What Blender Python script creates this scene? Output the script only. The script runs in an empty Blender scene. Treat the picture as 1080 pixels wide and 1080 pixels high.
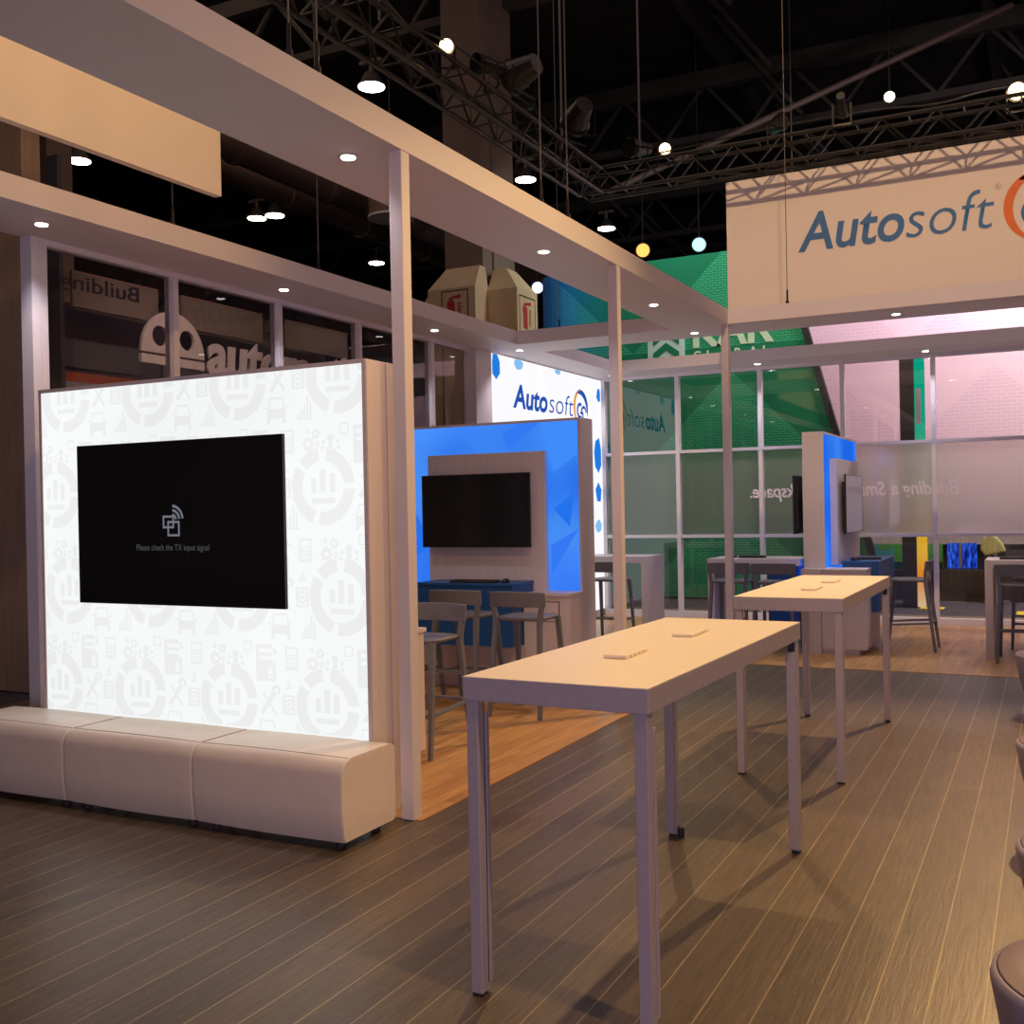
import bpy, bmesh, math, random
from mathutils import Vector, Matrix
random.seed(7)
C = bpy.context.scene.collection
PI = math.pi

# ------------------------------------------------------------------ materials
def nodes(m):
    m.use_nodes = True
    nt = m.node_tree
    return nt, nt.nodes, nt.links

def mat(name, col, rough=0.5, metal=0.0, var=0.05, scale=8.0, bump=0.0, spec=0.5, stretch=(1, 1, 1)):
    """plain surface with a little procedural variation of its own colour"""
    m = bpy.data.materials.new(name)
    nt, N, L = nodes(m)
    b = N['Principled BSDF']
    b.inputs['Roughness'].default_value = rough
    b.inputs['Metallic'].default_value = metal
    b.inputs['Specular IOR Level'].default_value = spec
    tc = N.new('ShaderNodeTexCoord'); mp = N.new('ShaderNodeMapping'); no = N.new('ShaderNodeTexNoise')
    mp.inputs['Scale'].default_value = stretch
    no.inputs['Scale'].default_value = scale; no.inputs['Detail'].default_value = 4
    L.new(tc.outputs['Object'], mp.inputs['Vector']); L.new(mp.outputs['Vector'], no.inputs['Vector'])
    r = N.new('ShaderNodeValToRGB')
    r.color_ramp.elements[0].position = 0.3; r.color_ramp.elements[1].position = 0.7
    r.color_ramp.elements[0].color = [max(0, c * (1 - var)) for c in col] + [1]
    r.color_ramp.elements[1].color = [min(1, c * (1 + var)) for c in col] + [1]
    L.new(no.outputs['Fac'], r.inputs['Fac']); L.new(r.outputs['Color'], b.inputs['Base Color'])
    if bump:
        bp = N.new('ShaderNodeBump'); bp.inputs['Strength'].default_value = bump; bp.inputs['Distance'].default_value = 0.01
        L.new(no.outputs['Fac'], bp.inputs['Height']); L.new(bp.outputs['Normal'], b.inputs['Normal'])
    return m

def emit(name, col, strength, var=0.0, scale=2.0):
    m = bpy.data.materials.new(name)
    nt, N, L = nodes(m)
    N.clear()
    o = N.new('ShaderNodeOutputMaterial'); e = N.new('ShaderNodeEmission')
    e.inputs['Color'].default_value = (*col, 1); e.inputs['Strength'].default_value = strength
    if var:
        tc = N.new('ShaderNodeTexCoord'); no = N.new('ShaderNodeTexNoise'); no.inputs['Scale'].default_value = scale
        no.inputs['Detail'].default_value = 1
        r = N.new('ShaderNodeValToRGB')
        r.color_ramp.elements[0].position = 0.35; r.color_ramp.elements[1].position = 0.65
        r.color_ramp.elements[0].color = [c * (1 - var) for c in col] + [1]
        r.color_ramp.elements[1].color = [min(1, c * (1 + var)) for c in col] + [1]
        L.new(tc.outputs['Object'], no.inputs['Vector']); L.new(no.outputs['Fac'], r.inputs['Fac'])
        L.new(r.outputs['Color'], e.inputs['Color'])
    L.new(e.outputs[0], o.inputs[0])
    return m

M = {}
M['lam'] = mat('white_laminate', (.66, .575, .57), .45, var=.035, scale=3, stretch=(14, 14, .6))
M['beam'] = mat('white_painted_board', (.74, .655, .655), .55, var=.015, scale=2)
M['lamtop'] = mat('white_table_laminate', (.90, .80, .64), .38, var=.02, scale=30)
M['alu'] = mat('painted_grey_metal', (.47, .41, .445), .42, metal=.15, var=.05, scale=40)
M['alud'] = mat('dark_rubber', (.03, .028, .03), .6)
M['leather'] = mat('cream_leather', (.80, .69, .58), .42, var=.03, scale=9, bump=.08)
M['stitch'] = mat('tan_seam_thread', (.33, .21, .15), .7)
M['stool'] = mat('grey_moulded_plastic', (.145, .148, .175), .5, var=.08, scale=30)
M['black'] = mat('black_gloss', (.012, .012, .014), .28, var=.2)
M['blackm'] = mat('black_matt', (.015, .014, .014), .7, var=.2)
M['truss'] = mat('black_painted_truss', (.022, .019, .013), .35, metal=.35, var=.2, scale=20)
M['dark'] = mat('dark_ceiling_steel', (.05, .04, .032), .8, var=.3, scale=1)
M['duct'] = mat('brown_duct', (.13, .08, .06), .6, var=.15, scale=2)
M['conc'] = mat('brown_concrete', (.22, .155, .11), .85, var=.1, scale=3)
M['brownwall'] = mat('brown_drape', (.36, .25, .17), .9, var=.12, scale=6, stretch=(6, 6, .3))
M['ply'] = mat('tan_plywood', (.62, .45, .25), .7, var=.06, scale=3, stretch=(1, 1, .3))
M['red'] = mat('red_print', (.42, .03, .03), .6)
M['blue'] = mat('blue_laminate', (.012, .085, .27), .42, var=.04)
M['sign'] = mat('white_banner_fabric', (.84, .72, .60), .8, var=.012, scale=2)
M['letter'] = mat('slate_blue_print', (.045, .16, .36), .6)
M['orange'] = mat('orange_print', (.80, .16, .02), .6)
M['orangey'] = mat('amber_print', (.78, .32, .03), .6)
M['greyprint'] = mat('grey_print', (.45, .40, .37), .6)
M['mullion'] = mat('white_window_frame', (.74, .68, .70), .45, var=.02)
M['chrome'] = mat('satin_steel', (.6, .58, .56), .3, metal=.9)
M['pouf_top'] = mat('mauve_vinyl', (.20, .14, .18), .45, var=.05)
M['pouf_side'] = mat('pale_grey_vinyl', (.34, .29, .35), .45, var=.05)
M['reflection_txt'] = mat('dark_violet_reflection', (.022, .016, .032), .6)
M['white_txt'] = mat('frosted_white_vinyl', (.62, .58, .60), .6)
M['grey_txt'] = mat('pale_grey_vinyl_letters', (.80, .72, .74), .6)
M['white_lt'] = mat('white_letter_face', (.85, .70, .62), .6)
M['board'] = mat('brown_reflection_board', (.22, .16, .13), .8, var=.05)
M['orangeband'] = mat('orange_trim', (.75, .12, .03), .6)
M['thinline'] = mat('rust_reflection_edge', (.45, .22, .15), .6)
M['wire'] = mat('dull_steel_wire', (.16, .14, .12), .6)
M['seam'] = mat('dark_shadow_gap', (.16, .10, .09), .8)
M['purple'] = mat('dusky_violet_panel', (.07, .05, .075), .8)
M['slate'] = mat('slate_panel', (.09, .085, .11), .8)
M['ledgewhite'] = mat('pale_counter', (.55, .50, .48), .6)
M['hallfloor'] = mat('dark_carpet', (.055, .05, .06), .95, var=.5, scale=3, stretch=(1, 6, 1))
M['tancarpet'] = mat('tan_carpet_strip', (.22, .15, .09), .95, var=.2, scale=30)
M['yellow'] = mat('yellow_carpet_patch', (.85, .62, .02), .9)
M['yelgreen'] = mat('yellow_green_fabric', (.55, .52, .18), .8)
M['greenwall'] = emit('lit_green_wall', (.07, .20, .03), .75, var=.5, scale=.9)
M['towerdark'] = mat('dark_brown_tower', (.05, .038, .033), .6, var=.2)
M['navy'] = mat('navy_reflection_panel', (.006, .012, .04), .3)
M['keycap'] = mat('dark_keycaps', (.035, .03, .03), .5)
M['bandwood'] = mat('brown_platform', (.045, .03, .022), .8, var=.2)

M['e_panel'] = emit('backlit_white_fabric', (.93, .95, .95), 1.0, var=.03, scale=.7)
M['e_print'] = emit('backlit_pale_grey_print', (.845, .855, .85), 1.0, var=.03, scale=.7)
M['e_sign'] = emit('backlit_white_sign', (.93, .93, .97), 1.05, var=.02)
M['e_txt'] = emit('backlit_royal_blue', (.02, .09, .48), .9)
M['e_blue'] = emit('backlit_blue_print', (.015, .22, .80), .95)
M['e_lblue'] = emit('backlit_pale_blue_print', (.25, .55, .92), .95)
M['e_org'] = emit('backlit_orange_print', (.80, .33, .03), .95)
M['e_down'] = emit('downlight_led', (1, .97, .93), 9)
M['e_bay'] = emit('highbay_lamp', (1, .80, .80), 14)
M['e_bay2'] = emit('yellowish_highbay_lamp', (1, .95, .62), 12)
M['e_warm'] = emit('tungsten_lens', (1, .62, .28), 9)
M['e_org2'] = emit('orange_stage_lens', (1, .45, .10), 1.8)
M['e_cyan'] = emit('cyan_stage_lens', (.45, .9, 1), 1.6)
M['e_bl2'] = emit('blue_stage_lens', (.5, .58, 1), 2.2)
M['e_icon'] = emit('screen_icon_glow', (.20, .21, .25), .8)
M['e_msg'] = emit('screen_message_glow', (.075, .08, .085), .9)

def blue_light(name, flip=False):
    m = bpy.data.materials.new(name)
    nt, N, L = nodes(m); N.clear()
    o = N.new('ShaderNodeOutputMaterial'); e = N.new('ShaderNodeEmission'); e.inputs['Strength'].default_value = 1.0
    tc = N.new('ShaderNodeTexCoord')
    v = N.new('ShaderNodeTexVoronoi'); v.inputs['Scale'].default_value = 1.1; v.feature = 'F1'
    no = N.new('ShaderNodeTexNoise'); no.inputs['Scale'].default_value = .9; no.inputs['Detail'].default_value = 1
    L.new(tc.outputs['Object'], v.inputs['Vector']); L.new(tc.outputs['Object'], no.inputs['Vector'])
    r = N.new('ShaderNodeValToRGB')
    r.color_ramp.elements[0].position = .38; r.color_ramp.elements[1].position = .66
    r.color_ramp.elements[0].color = (.012, .14, .86, 1); r.color_ramp.elements[1].color = (.07, .30, 1, 1)
    L.new(no.outputs['Fac'], r.inputs['Fac'])
    mx = N.new('ShaderNodeMixRGB'); mx.blend_type = 'MULTIPLY'; mx.inputs['Fac'].default_value = .10
    L.new(r.outputs['Color'], mx.inputs['Color1']); L.new(v.outputs['Color'], mx.inputs['Color2'])
    L.new(mx.outputs['Color'], e.inputs['Color']); L.new(e.outputs[0], o.inputs[0])
    return m
M['e_bluewall'] = blue_light('backlit_blue_fabric')
M['e_facet1'] = emit('backlit_violet_facet', (.035, .19, .90), 1.0)
M['e_facet2'] = emit('backlit_sky_facet', (.05, .26, .96), 1.0)
M['e_facet3'] = emit('backlit_deep_facet', (.018, .17, .84), 1.0)
def water():
    m = bpy.data.materials.new('glowing_blue_waterfall')
    nt, N, L = nodes(m); N.clear()
    o = N.new('ShaderNodeOutputMaterial'); e = N.new('ShaderNodeEmission'); e.inputs['Strength'].default_value = 1.0
    tc = N.new('ShaderNodeTexCoord'); mp = N.new('ShaderNodeMapping'); mp.inputs['Scale'].default_value = (26, 1, 4)
    no = N.new('ShaderNodeTexNoise'); no.inputs['Scale'].default_value = 1.6; no.inputs['Detail'].default_value = 5; no.inputs['Distortion'].default_value = 1.2
    r = N.new('ShaderNodeValToRGB')
    r.color_ramp.elements[0].position = .42; r.color_ramp.elements[1].position = .66
    r.color_ramp.elements[0].color = (.0, .0, .18, 1); r.color_ramp.elements[1].color = (.03, .16, 1, 1)
    L.new(tc.outputs['Object'], mp.inputs['Vector']); L.new(mp.outputs['Vector'], no.inputs['Vector'])
    L.new(no.outputs['Fac'], r.inputs['Fac']); L.new(r.outputs['Color'], e.inputs['Color']); L.new(e.outputs[0], o.inputs[0])
    return m
M['e_water'] = water()

def plank(name, row, length, c1, c2, mortar, msize, offx, rough, grain=(.7, 1.25), gscale=3.0, spec=.5, line=0.0, lcol=(0, 0, 0)):
    m = bpy.data.materials.new(name)
    nt, N, L = nodes(m)
    b = N['Principled BSDF']; b.inputs['Roughness'].default_value = rough; b.inputs['Specular IOR Level'].default_value = spec
    tc = N.new('ShaderNodeTexCoord'); sp = N.new('ShaderNodeSeparateXYZ'); cb = N.new('ShaderNodeCombineXYZ')
    ad = N.new('ShaderNodeMath'); ad.operation = 'ADD'; ad.inputs[1].default_value = offx
    L.new(tc.outputs['Object'], sp.inputs[0]); L.new(sp.outputs['X'], ad.inputs[0])
    L.new(sp.outputs['Y'], cb.inputs['X']); L.new(ad.outputs[0], cb.inputs['Y'])
    br = N.new('ShaderNodeTexBrick'); br.inputs['Scale'].default_value = 1
    br.inputs['Row Height'].default_value = row; br.inputs['Brick Width'].default_value = length
    br.inputs['Mortar Size'].default_value = msize; br.inputs['Mortar Smooth'].default_value = .3
    br.offset = .37; br.inputs['Color1'].default_value = (*c1, 1); br.inputs['Color2'].default_value = (*c2, 1)
    br.inputs['Mortar'].default_value = (*mortar, 1)
    L.new(cb.outputs[0], br.inputs['Vector'])
    mp = N.new('ShaderNodeMapping'); mp.inputs['Scale'].default_value = (22, 1.3, 1)
    L.new(tc.outputs['Object'], mp.inputs['Vector'])
    no = N.new('ShaderNodeTexNoise'); no.inputs['Scale'].default_value = gscale; no.inputs['Detail'].default_value = 6; no.inputs['Distortion'].default_value = .8
    L.new(mp.outputs['Vector'], no.inputs['Vector'])
    r = N.new('ShaderNodeValToRGB')
    r.color_ramp.elements[0].position = .3; r.color_ramp.elements[1].position = .72
    r.color_ramp.elements[0].color = (grain[0],) * 3 + (1,); r.color_ramp.elements[1].color = (grain[1],) * 3 + (1,)
    L.new(no.outputs['Fac'], r.inputs['Fac'])
    mx = N.new('ShaderNodeMixRGB'); mx.blend_type = 'MULTIPLY'; mx.inputs['Fac'].default_value = 1
    L.new(br.outputs['Color'], mx.inputs['Color1']); L.new(r.outputs['Color'], mx.inputs['Color2'])
    out = mx
    if line:
        # limed cathedral grain flecks
        mp2 = N.new('ShaderNodeMapping'); mp2.inputs['Scale'].default_value = (9, 1.6, 1); L.new(tc.outputs['Object'], mp2.inputs['Vector'])
        wv = N.new('ShaderNodeTexNoise'); wv.inputs['Scale'].default_value = 2.2; wv.inputs['Detail'].default_value = 1.5; wv.inputs['Distortion'].default_value = 1.5
        L.new(mp2.outputs['Vector'], wv.inputs['Vector'])
        m1 = N.new('ShaderNodeMath'); m1.operation = 'MULTIPLY'; m1.inputs[1].default_value = 14; L.new(wv.outputs['Fac'], m1.inputs[0])
        m2 = N.new('ShaderNodeMath'); m2.operation = 'PINGPONG'; m2.inputs[1].default_value = .5; L.new(m1.outputs[0], m2.inputs[0])
        m3 = N.new('ShaderNodeMath'); m3.operation = 'LESS_THAN'; m3.inputs[1].default_value = .05; L.new(m2.outputs[0], m3.inputs[0])
        n2 = N.new('ShaderNodeTexNoise'); n2.inputs['Scale'].default_value = 55; n2.inputs['Detail'].default_value = 2; L.new(tc.outputs['Object'], n2.inputs['Vector'])
        m4 = N.new('ShaderNodeMath'); m4.operation = 'GREATER_THAN'; m4.inputs[1].default_value = .52; L.new(n2.outputs['Fac'], m4.inputs[0])
        m5 = N.new('ShaderNodeMath'); m5.operation = 'MULTIPLY'; L.new(m3.outputs[0], m5.inputs[0]); L.new(m4.outputs[0], m5.inputs[1])
        m6 = N.new('ShaderNodeMath'); m6.operation = 'MULTIPLY'; m6.inputs[1].default_value = .22; L.new(m5.outputs[0], m6.inputs[0])
        x1 = N.new('ShaderNodeMixRGB'); x1.inputs['Color2'].default_value = (*lcol, 1); L.new(m6.outputs[0], x1.inputs['Fac']); L.new(out.outputs['Color'], x1.inputs['Color1']); out = x1
        # pale line between the planks: bevel highlight put into the colour
        d = N.new('ShaderNodeMath'); d.operation = 'DIVIDE'; d.inputs[1].default_value = row; L.new(ad.outputs[0], d.inputs[0])
        f1 = N.new('ShaderNodeMath'); f1.operation = 'FRACT'; L.new(d.outputs[0], f1.inputs[0])
        f2 = N.new('ShaderNodeMath'); f2.operation = 'LESS_THAN'; f2.inputs[1].default_value = line / row; L.new(f1.outputs[0], f2.inputs[0])
        f3 = N.new('ShaderNodeMath'); f3.operation = 'MULTIPLY'; f3.inputs[1].default_value = .8; L.new(f2.outputs[0], f3.inputs[0])
        x2 = N.new('ShaderNodeMixRGB'); x2.inputs['Color2'].default_value = (*lcol, 1); L.new(f3.outputs[0], x2.inputs['Fac']); L.new(out.outputs['Color'], x2.inputs['Color1']); out = x2
    L.new(out.outputs['Color'], b.inputs['Base Color'])
    bp = N.new('ShaderNodeBump'); bp.inputs['Strength'].default_value = .25; bp.inputs['Distance'].default_value = .004
    L.new(no.outputs['Fac'], bp.inputs['Height']); L.new(bp.outputs['Normal'], b.inputs['Normal'])
    return m
M['planks'] = plank('dark_oak_planks', .16, 2.4, (.095, .068, .045), (.125, .091, .059), (.20, .15, .09), .0012, .212 + .16 * 50, .40, line=.0042, lcol=(.42, .33, .18))
M['parquet'] = plank('honey_wood_strip', .075, .55, (.46, .235, .075), (.60, .33, .11), (.36, .18, .06), .001, 8.0, .38, grain=(.72, 1.2), gscale=1.2)

def glass(name, tint, refl, blue=(1, 1, 1), mul=1.0):
    m = bpy.data.materials.new(name)
    nt, N, L = nodes(m); N.clear()
    o = N.new('ShaderNodeOutputMaterial'); t = N.new('ShaderNodeBsdfTransparent'); g = N.new('ShaderNodeBsdfGlossy')
    t.inputs['Color'].default_value = (*tint, 1); g.inputs['Roughness'].default_value = .01; g.inputs['Color'].default_value = (*blue, 1)
    fr = N.new('ShaderNodeFresnel'); fr.inputs['IOR'].default_value = 1.45
    ma = N.new('ShaderNodeMath'); ma.operation = 'MULTIPLY_ADD'; ma.inputs[1].default_value = mul; ma.inputs[2].default_value = refl
    ma.use_clamp = True; L.new(fr.outputs[0], ma.inputs[0])
    mx = N.new('ShaderNodeMixShader'); L.new(ma.outputs[0], mx.inputs[0]); L.new(t.outputs[0], mx.inputs[1]); L.new(g.outputs[0], mx.inputs[2])
    L.new(mx.outputs[0], o.inputs[0])
    return m
M['glass'] = glass('clear_glass', (.86, .84, .82), .05)
M['glassl'] = glass('clear_side_glass', (.80, .76, .78), .0, (1, .95, .95), .8)

def frost():
    m = bpy.data.materials.new('frosted_film_glass')
    nt, N, L = nodes(m); N.clear()
    o = N.new('ShaderNodeOutputMaterial')
    tl = N.new('ShaderNodeBsdfTranslucent'); tl.inputs['Color'].default_value = (.62, .60, .54, 1)
    rf = N.new('ShaderNodeBsdfRefraction'); rf.inputs['Roughness'].default_value = .85; rf.inputs['IOR'].default_value = 1.22
    rf.inputs['Color'].default_value = (.80, .77, .70, 1)
    d = N.new('ShaderNodeBsdfDiffuse'); d.inputs['Color'].default_value = (.40, .36, .31, 1)
    g = N.new('ShaderNodeBsdfGlossy'); g.inputs['Roughness'].default_value = .04
    a0 = N.new('ShaderNodeMixShader'); a0.inputs[0].default_value = .80
    a = N.new('ShaderNodeMixShader'); a.inputs[0].default_value = .18
    b = N.new('ShaderNodeMixShader'); b.inputs[0].default_value = .09
    L.new(tl.outputs[0], a0.inputs[1]); L.new(rf.outputs[0], a0.inputs[2])
    L.new(a0.outputs[0], a.inputs[1]); L.new(d.outputs[0], a.inputs[2])
    L.new(a.outputs[0], b.inputs[1]); L.new(g.outputs[0], b.inputs[2]); L.new(b.outputs[0], o.inputs[0])
    return m
M['frost'] = frost()

def brickprint(name, ramp, rows, patch, axis='X'):
    """printed fabric: colour changes along the banner, with triangular patches of a fine brick print"""
    m = bpy.data.materials.new(name)
    nt, N, L = nodes(m)
    b = N['Principled BSDF']; b.inputs['Roughness'].default_value = .8
    tc = N.new('ShaderNodeTexCoord'); sp = N.new('ShaderNodeSeparateXYZ'); L.new(tc.outputs['Object'], sp.inputs[0])
    mr = N.new('ShaderNodeMapRange'); mr.inputs['From Min'].default_value = ramp[0]; mr.inputs['From Max'].default_value = ramp[1]
    L.new(sp.outputs['X'], mr.inputs['Value'])
    r = N.new('ShaderNodeValToRGB'); L.new(mr.outputs[0], r.inputs['Fac'])
    els = r.color_ramp.elements
    pts_ = sorted(ramp[2]); els[0].position = pts_[0][0]; els[0].color = (*pts_[0][1], 1); els[1].position = pts_[-1][0]; els[1].color = (*pts_[-1][1], 1)
    for p, c in pts_[1:-1]:
        e = els.new(p); e.color = (*c, 1)
    cb = N.new('ShaderNodeCombineXYZ'); L.new(sp.outputs['X'], cb.inputs['X']); L.new(sp.outputs['Z'], cb.inputs['Y'])
    br = N.new('ShaderNodeTexBrick'); br.inputs['Scale'].default_value = 1
    br.inputs['Row Height'].default_value = rows; br.inputs['Brick Width'].default_value = rows * 2.6; br.inputs['Mortar Size'].default_value = rows * .16
    br.inputs['Color1'].default_value = (1, 1, 1, 1); br.inputs['Color2'].default_value = (.8, .8, .8, 1); br.inputs['Mortar'].default_value = (0, 0, 0, 1)
    L.new(cb.outputs[0], br.inputs['Vector'])
    # triangular patches: saw tooth of x + z
    w1 = N.new('ShaderNodeMath'); w1.operation = 'MULTIPLY_ADD'; w1.inputs[1].default_value = patch[0]; w1.inputs[2].default_value = patch[1]
    L.new(sp.outputs['X'], w1.inputs[0])
    w2 = N.new('ShaderNodeMath'); w2.operation = 'PINGPONG'; w2.inputs[1].default_value = patch[2]; L.new(w1.outputs[0], w2.inputs[0])
    w3 = N.new('ShaderNodeMath'); w3.operation = 'MODULO'; w3.inputs[1].default_value = patch[3]; L.new(sp.outputs['Z'], w3.inputs[0])
    w4 = N.new('ShaderNodeMath'); w4.operation = 'LESS_THAN'; L.new(w3.outputs[0], w4.inputs[0]); L.new(w2.outputs[0], w4.inputs[1])
    w5 = N.new('ShaderNodeMath'); w5.operation = 'MULTIPLY'; w5.inputs[1].default_value = patch[4]; L.new(w4.outputs[0], w5.inputs[0])
    w6 = N.new('ShaderNodeMath'); w6.operation = 'MULTIPLY'; L.new(w5.outputs[0], w6.inputs[0]); L.new(br.outputs['Color'], w6.inputs[1])
    mx = N.new('ShaderNodeMixRGB'); mx.blend_type = patch[5]; mx.inputs['Color2'].default_value = (*patch[6], 1)
    L.new(w6.outputs[0], mx.inputs['Fac']); L.new(r.outputs['Color'], mx.inputs['Color1'])
    L.new(mx.outputs['Color'], b.inputs['Base Color'])
    return m
M['green'] = brickprint('green_brick_print_fabric', (-3.6, 1.5, ) + ([(0, (.02, .14, 1.0)), (1, (.0, .20, .075)), (.12, (.01, .22, .85)), (.27, (.0, .24, .30)), (.40, (.0, .21, .10))],), .042,
                        (1.0, 25.2, 1.7, 2.1, .9, 'ADD', (.05, .26, .13)))
M['pink'] = brickprint('pink_brick_print_fabric', (-4, 3, [(0, (.83, .55, .68)), (1, (.86, .66, .66))]), .06, (1.0, 20.3, 1.3, 1.7, .25, 'MULTIPLY', (.55, .5, .6)))

def stripmat():
    m = bpy.data.materials.new('lit_tower_edge_graphic')
    nt, N, L = nodes(m); N.clear()
    o = N.new('ShaderNodeOutputMaterial'); e = N.new('ShaderNodeEmission'); e.inputs['Strength'].default_value = .85
    tc = N.new('ShaderNodeTexCoord'); sp = N.new('ShaderNodeSeparateXYZ'); L.new(tc.outputs['Object'], sp.inputs[0])
    mr = N.new('ShaderNodeMapRange'); mr.inputs['From Max'].default_value = 3.9; L.new(sp.outputs['Z'], mr.inputs['Value'])
    r = N.new('ShaderNodeValToRGB'); r.color_ramp.interpolation = 'LINEAR'
    els = r.color_ramp.elements
    pts_ = [(0, (.9, .65, .4)), (.12, (.95, .30, .03)), (.2, (.95, .55, .05)), (.3, (.95, .50, .02)), (.5, (.2, .6, .3)), (.7, (.0, .48, .30)), (1, (.0, .50, .32))]
    els[0].color = (*pts_[0][1], 1); els[1].color = (*pts_[-1][1], 1); els[1].position = 1
    for p, c in pts_[1:-1]:
        el = els.new(p); el.color = (*c, 1)
    L.new(mr.outputs[0], r.inputs['Fac']); L.new(r.outputs['Color'], e.inputs['Color']); L.new(e.outputs[0], o.inputs[0])
    return m
M['strip'] = stripmat()

# ------------------------------------------------------------------ mesh helpers
class MB:
    def __init__(s): s.b = bmesh.new()
    def box(s, x0, x1, y0, y1, z0, z1):
        vs = [s.b.verts.new(p) for p in ((x0, y0, z0), (x1, y0, z0), (x1, y1, z0), (x0, y1, z0), (x0, y0, z1), (x1, y0, z1), (x1, y1, z1), (x0, y1, z1))]
        for f in ((0, 3, 2, 1), (4, 5, 6, 7), (0, 1, 5, 4), (1, 2, 6, 5), (2, 3, 7, 6), (3, 0, 4, 7)): s.b.faces.new([vs[i] for i in f])
        return s
    def bar(s, p, q, w, h=None, w2=None, h2=None, up=(0, 1, 0)):
        """tapered rectangular bar from p to q"""
        h = h or w; w2 = w2 or w; h2 = h2 or h
        p = Vector(p); q = Vector(q); d = (q - p).normalized()
        a = Vector(up)
        if abs(d.dot(a)) > .95: a = Vector((1, 0, 0))
        u = d.cross(a).normalized(); v = u.cross(d).normalized()
        r = []
        for c, ww, hh in ((p, w, h), (q, w2, h2)):
            r.append([s.b.verts.new(c + u * (i * ww / 2) + v * (j * hh / 2)) for i, j in ((-1, -1), (1, -1), (1, 1), (-1, 1))])
        s.b.faces.new(r[0][::-1]); s.b.faces.new(r[1])
        for i in range(4): s.b.faces.new((r[0][i], r[0][(i + 1) % 4], r[1][(i + 1) % 4], r[1][i]))
        return s
    def cyl(s, p, q, r, r2=None, n=16, caps=True):
        r2 = r if r2 is None else r2
        p = Vector(p); q = Vector(q); d = (q - p).normalized()
        a = Vector((0, 0, 1)) if abs(d.z) < .9 else Vector((1, 0, 0))
        u = d.cross(a).normalized(); v = u.cross(d).normalized()
        R = []
        for c, rr in ((p, r), (q, r2)):
            R.append([s.b.verts.new(c + u * (rr * math.cos(2 * PI * i / n)) + v * (rr * math.sin(2 * PI * i / n))) for i in range(n)])
        for i in range(n): s.b.faces.new((R[0][i], R[0][(i + 1) % n], R[1][(i + 1) % n], R[1][i]))
        if caps: s.b.faces.new(R[0][::-1]); s.b.faces.new(R[1])
        return s
    def lathe(s, prof, c=(0, 0), n=40):
        R = []
        for r, z in prof:
            R.append([s.b.verts.new((c[0] + r * math.cos(2 * PI * i / n), c[1] + r * math.sin(2 * PI * i / n), z)) for i in range(n)])
        for a, b in zip(R, R[1:]):
            for i in range(n): s.b.faces.new((a[i], a[(i + 1) % n], b[(i + 1) % n], b[i]))
        s.b.faces.new(R[0][::-1]); s.b.faces.new(R[-1])
        return s
    def poly(s, pts, fn, depth=None):
        """flat polygon from 2-D points; fn maps (u,v,w) to 3-D; depth extrudes along w"""
        a = [s.b.verts.new(fn(u, v, 0)) for u, v in pts]
        s.b.faces.new(a)
        if depth:
            b = [s.b.verts.new(fn(u, v, depth)) for u, v in pts]
            s.b.faces.new(b[::-1])
            n = len(pts)
            for i in range(n): s.b.faces.new((a[i], b[i], b[(i + 1) % n], a[(i + 1) % n]))
        return s
    def strip(s, inner, outer, fn, depth=None):
        """quads between two polylines"""
        for i in range(len(inner) - 1):
            s.poly([inner[i], outer[i], outer[i + 1], inner[i + 1]], fn, depth)
        return s
    def bevel(s, w, seg=2):
        bmesh.ops.bevel(s.b, geom=list(s.b.edges), offset=w, segments=seg, profile=.5, affect='EDGES', clamp_overlap=True)
        return s
    def build(s, name, m, parent=None, label=None, smooth=False, recalc=True):
        if recalc: bmesh.ops.recalc_face_normals(s.b, faces=list(s.b.faces))
        me = bpy.data.meshes.new(name)
        if parent is not None:
            root = parent
            off = Vector((0, 0, 0))
            while root is not None:
                off += root.location; root = root.parent
            if not parent.get('_local', 0):
                for v in s.b.verts: v.co -= off
        s.b.to_mesh(me); s.b.free()
        if smooth:
            for f in me.polygons: f.use_smooth = True
        me.materials.append(m)
        o = bpy.data.objects.new(name, me); C.objects.link(o)
        if parent is not None:
            o.parent = parent
            if parent.get('_local', 0): o['_local'] = 1
        if label: o['label'] = label
        return o

def tag(o, label, cat, group=None, kind=None):
    o['label'] = label; o['category'] = cat
    if group: o['group'] = group
    if kind: o['kind'] = kind
    return o
def thing(name, label, cat, loc=(0, 0, 0), group=None, rotz=0, local=False):
    o = bpy.data.objects.new(name, None); C.objects.link(o)
    o.location = loc; o.rotation_euler = (0, 0, rotz); o.empty_display_size = .1
    if local: o['_local'] = 1
    return tag(o, label, cat, group)
def struct(name, mb, m, parent=None):
    o = mb.build(name, m, parent); o['kind'] = 'structure'; return o
def center(o):
    """move a single-mesh thing's origin to the middle of its base"""
    me = o.data; xs = [v.co for v in me.vertices]
    lo = Vector([min(v[i] for v in xs) for i in range(3)]); hi = Vector([max(v[i] for v in xs) for i in range(3)])
    c = Vector(((lo.x + hi.x) / 2, (lo.y + hi.y) / 2, lo.z))
    for v in me.vertices: v.co -= c
    o.location += c
    return o
def copy_tree(o, parent=None):
    c = o.copy(); C.objects.link(c)
    if parent is not None: c.parent = parent
    for ch in [x for x in bpy.data.objects if x.parent == o]: copy_tree(ch, c)
    return c

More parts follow.
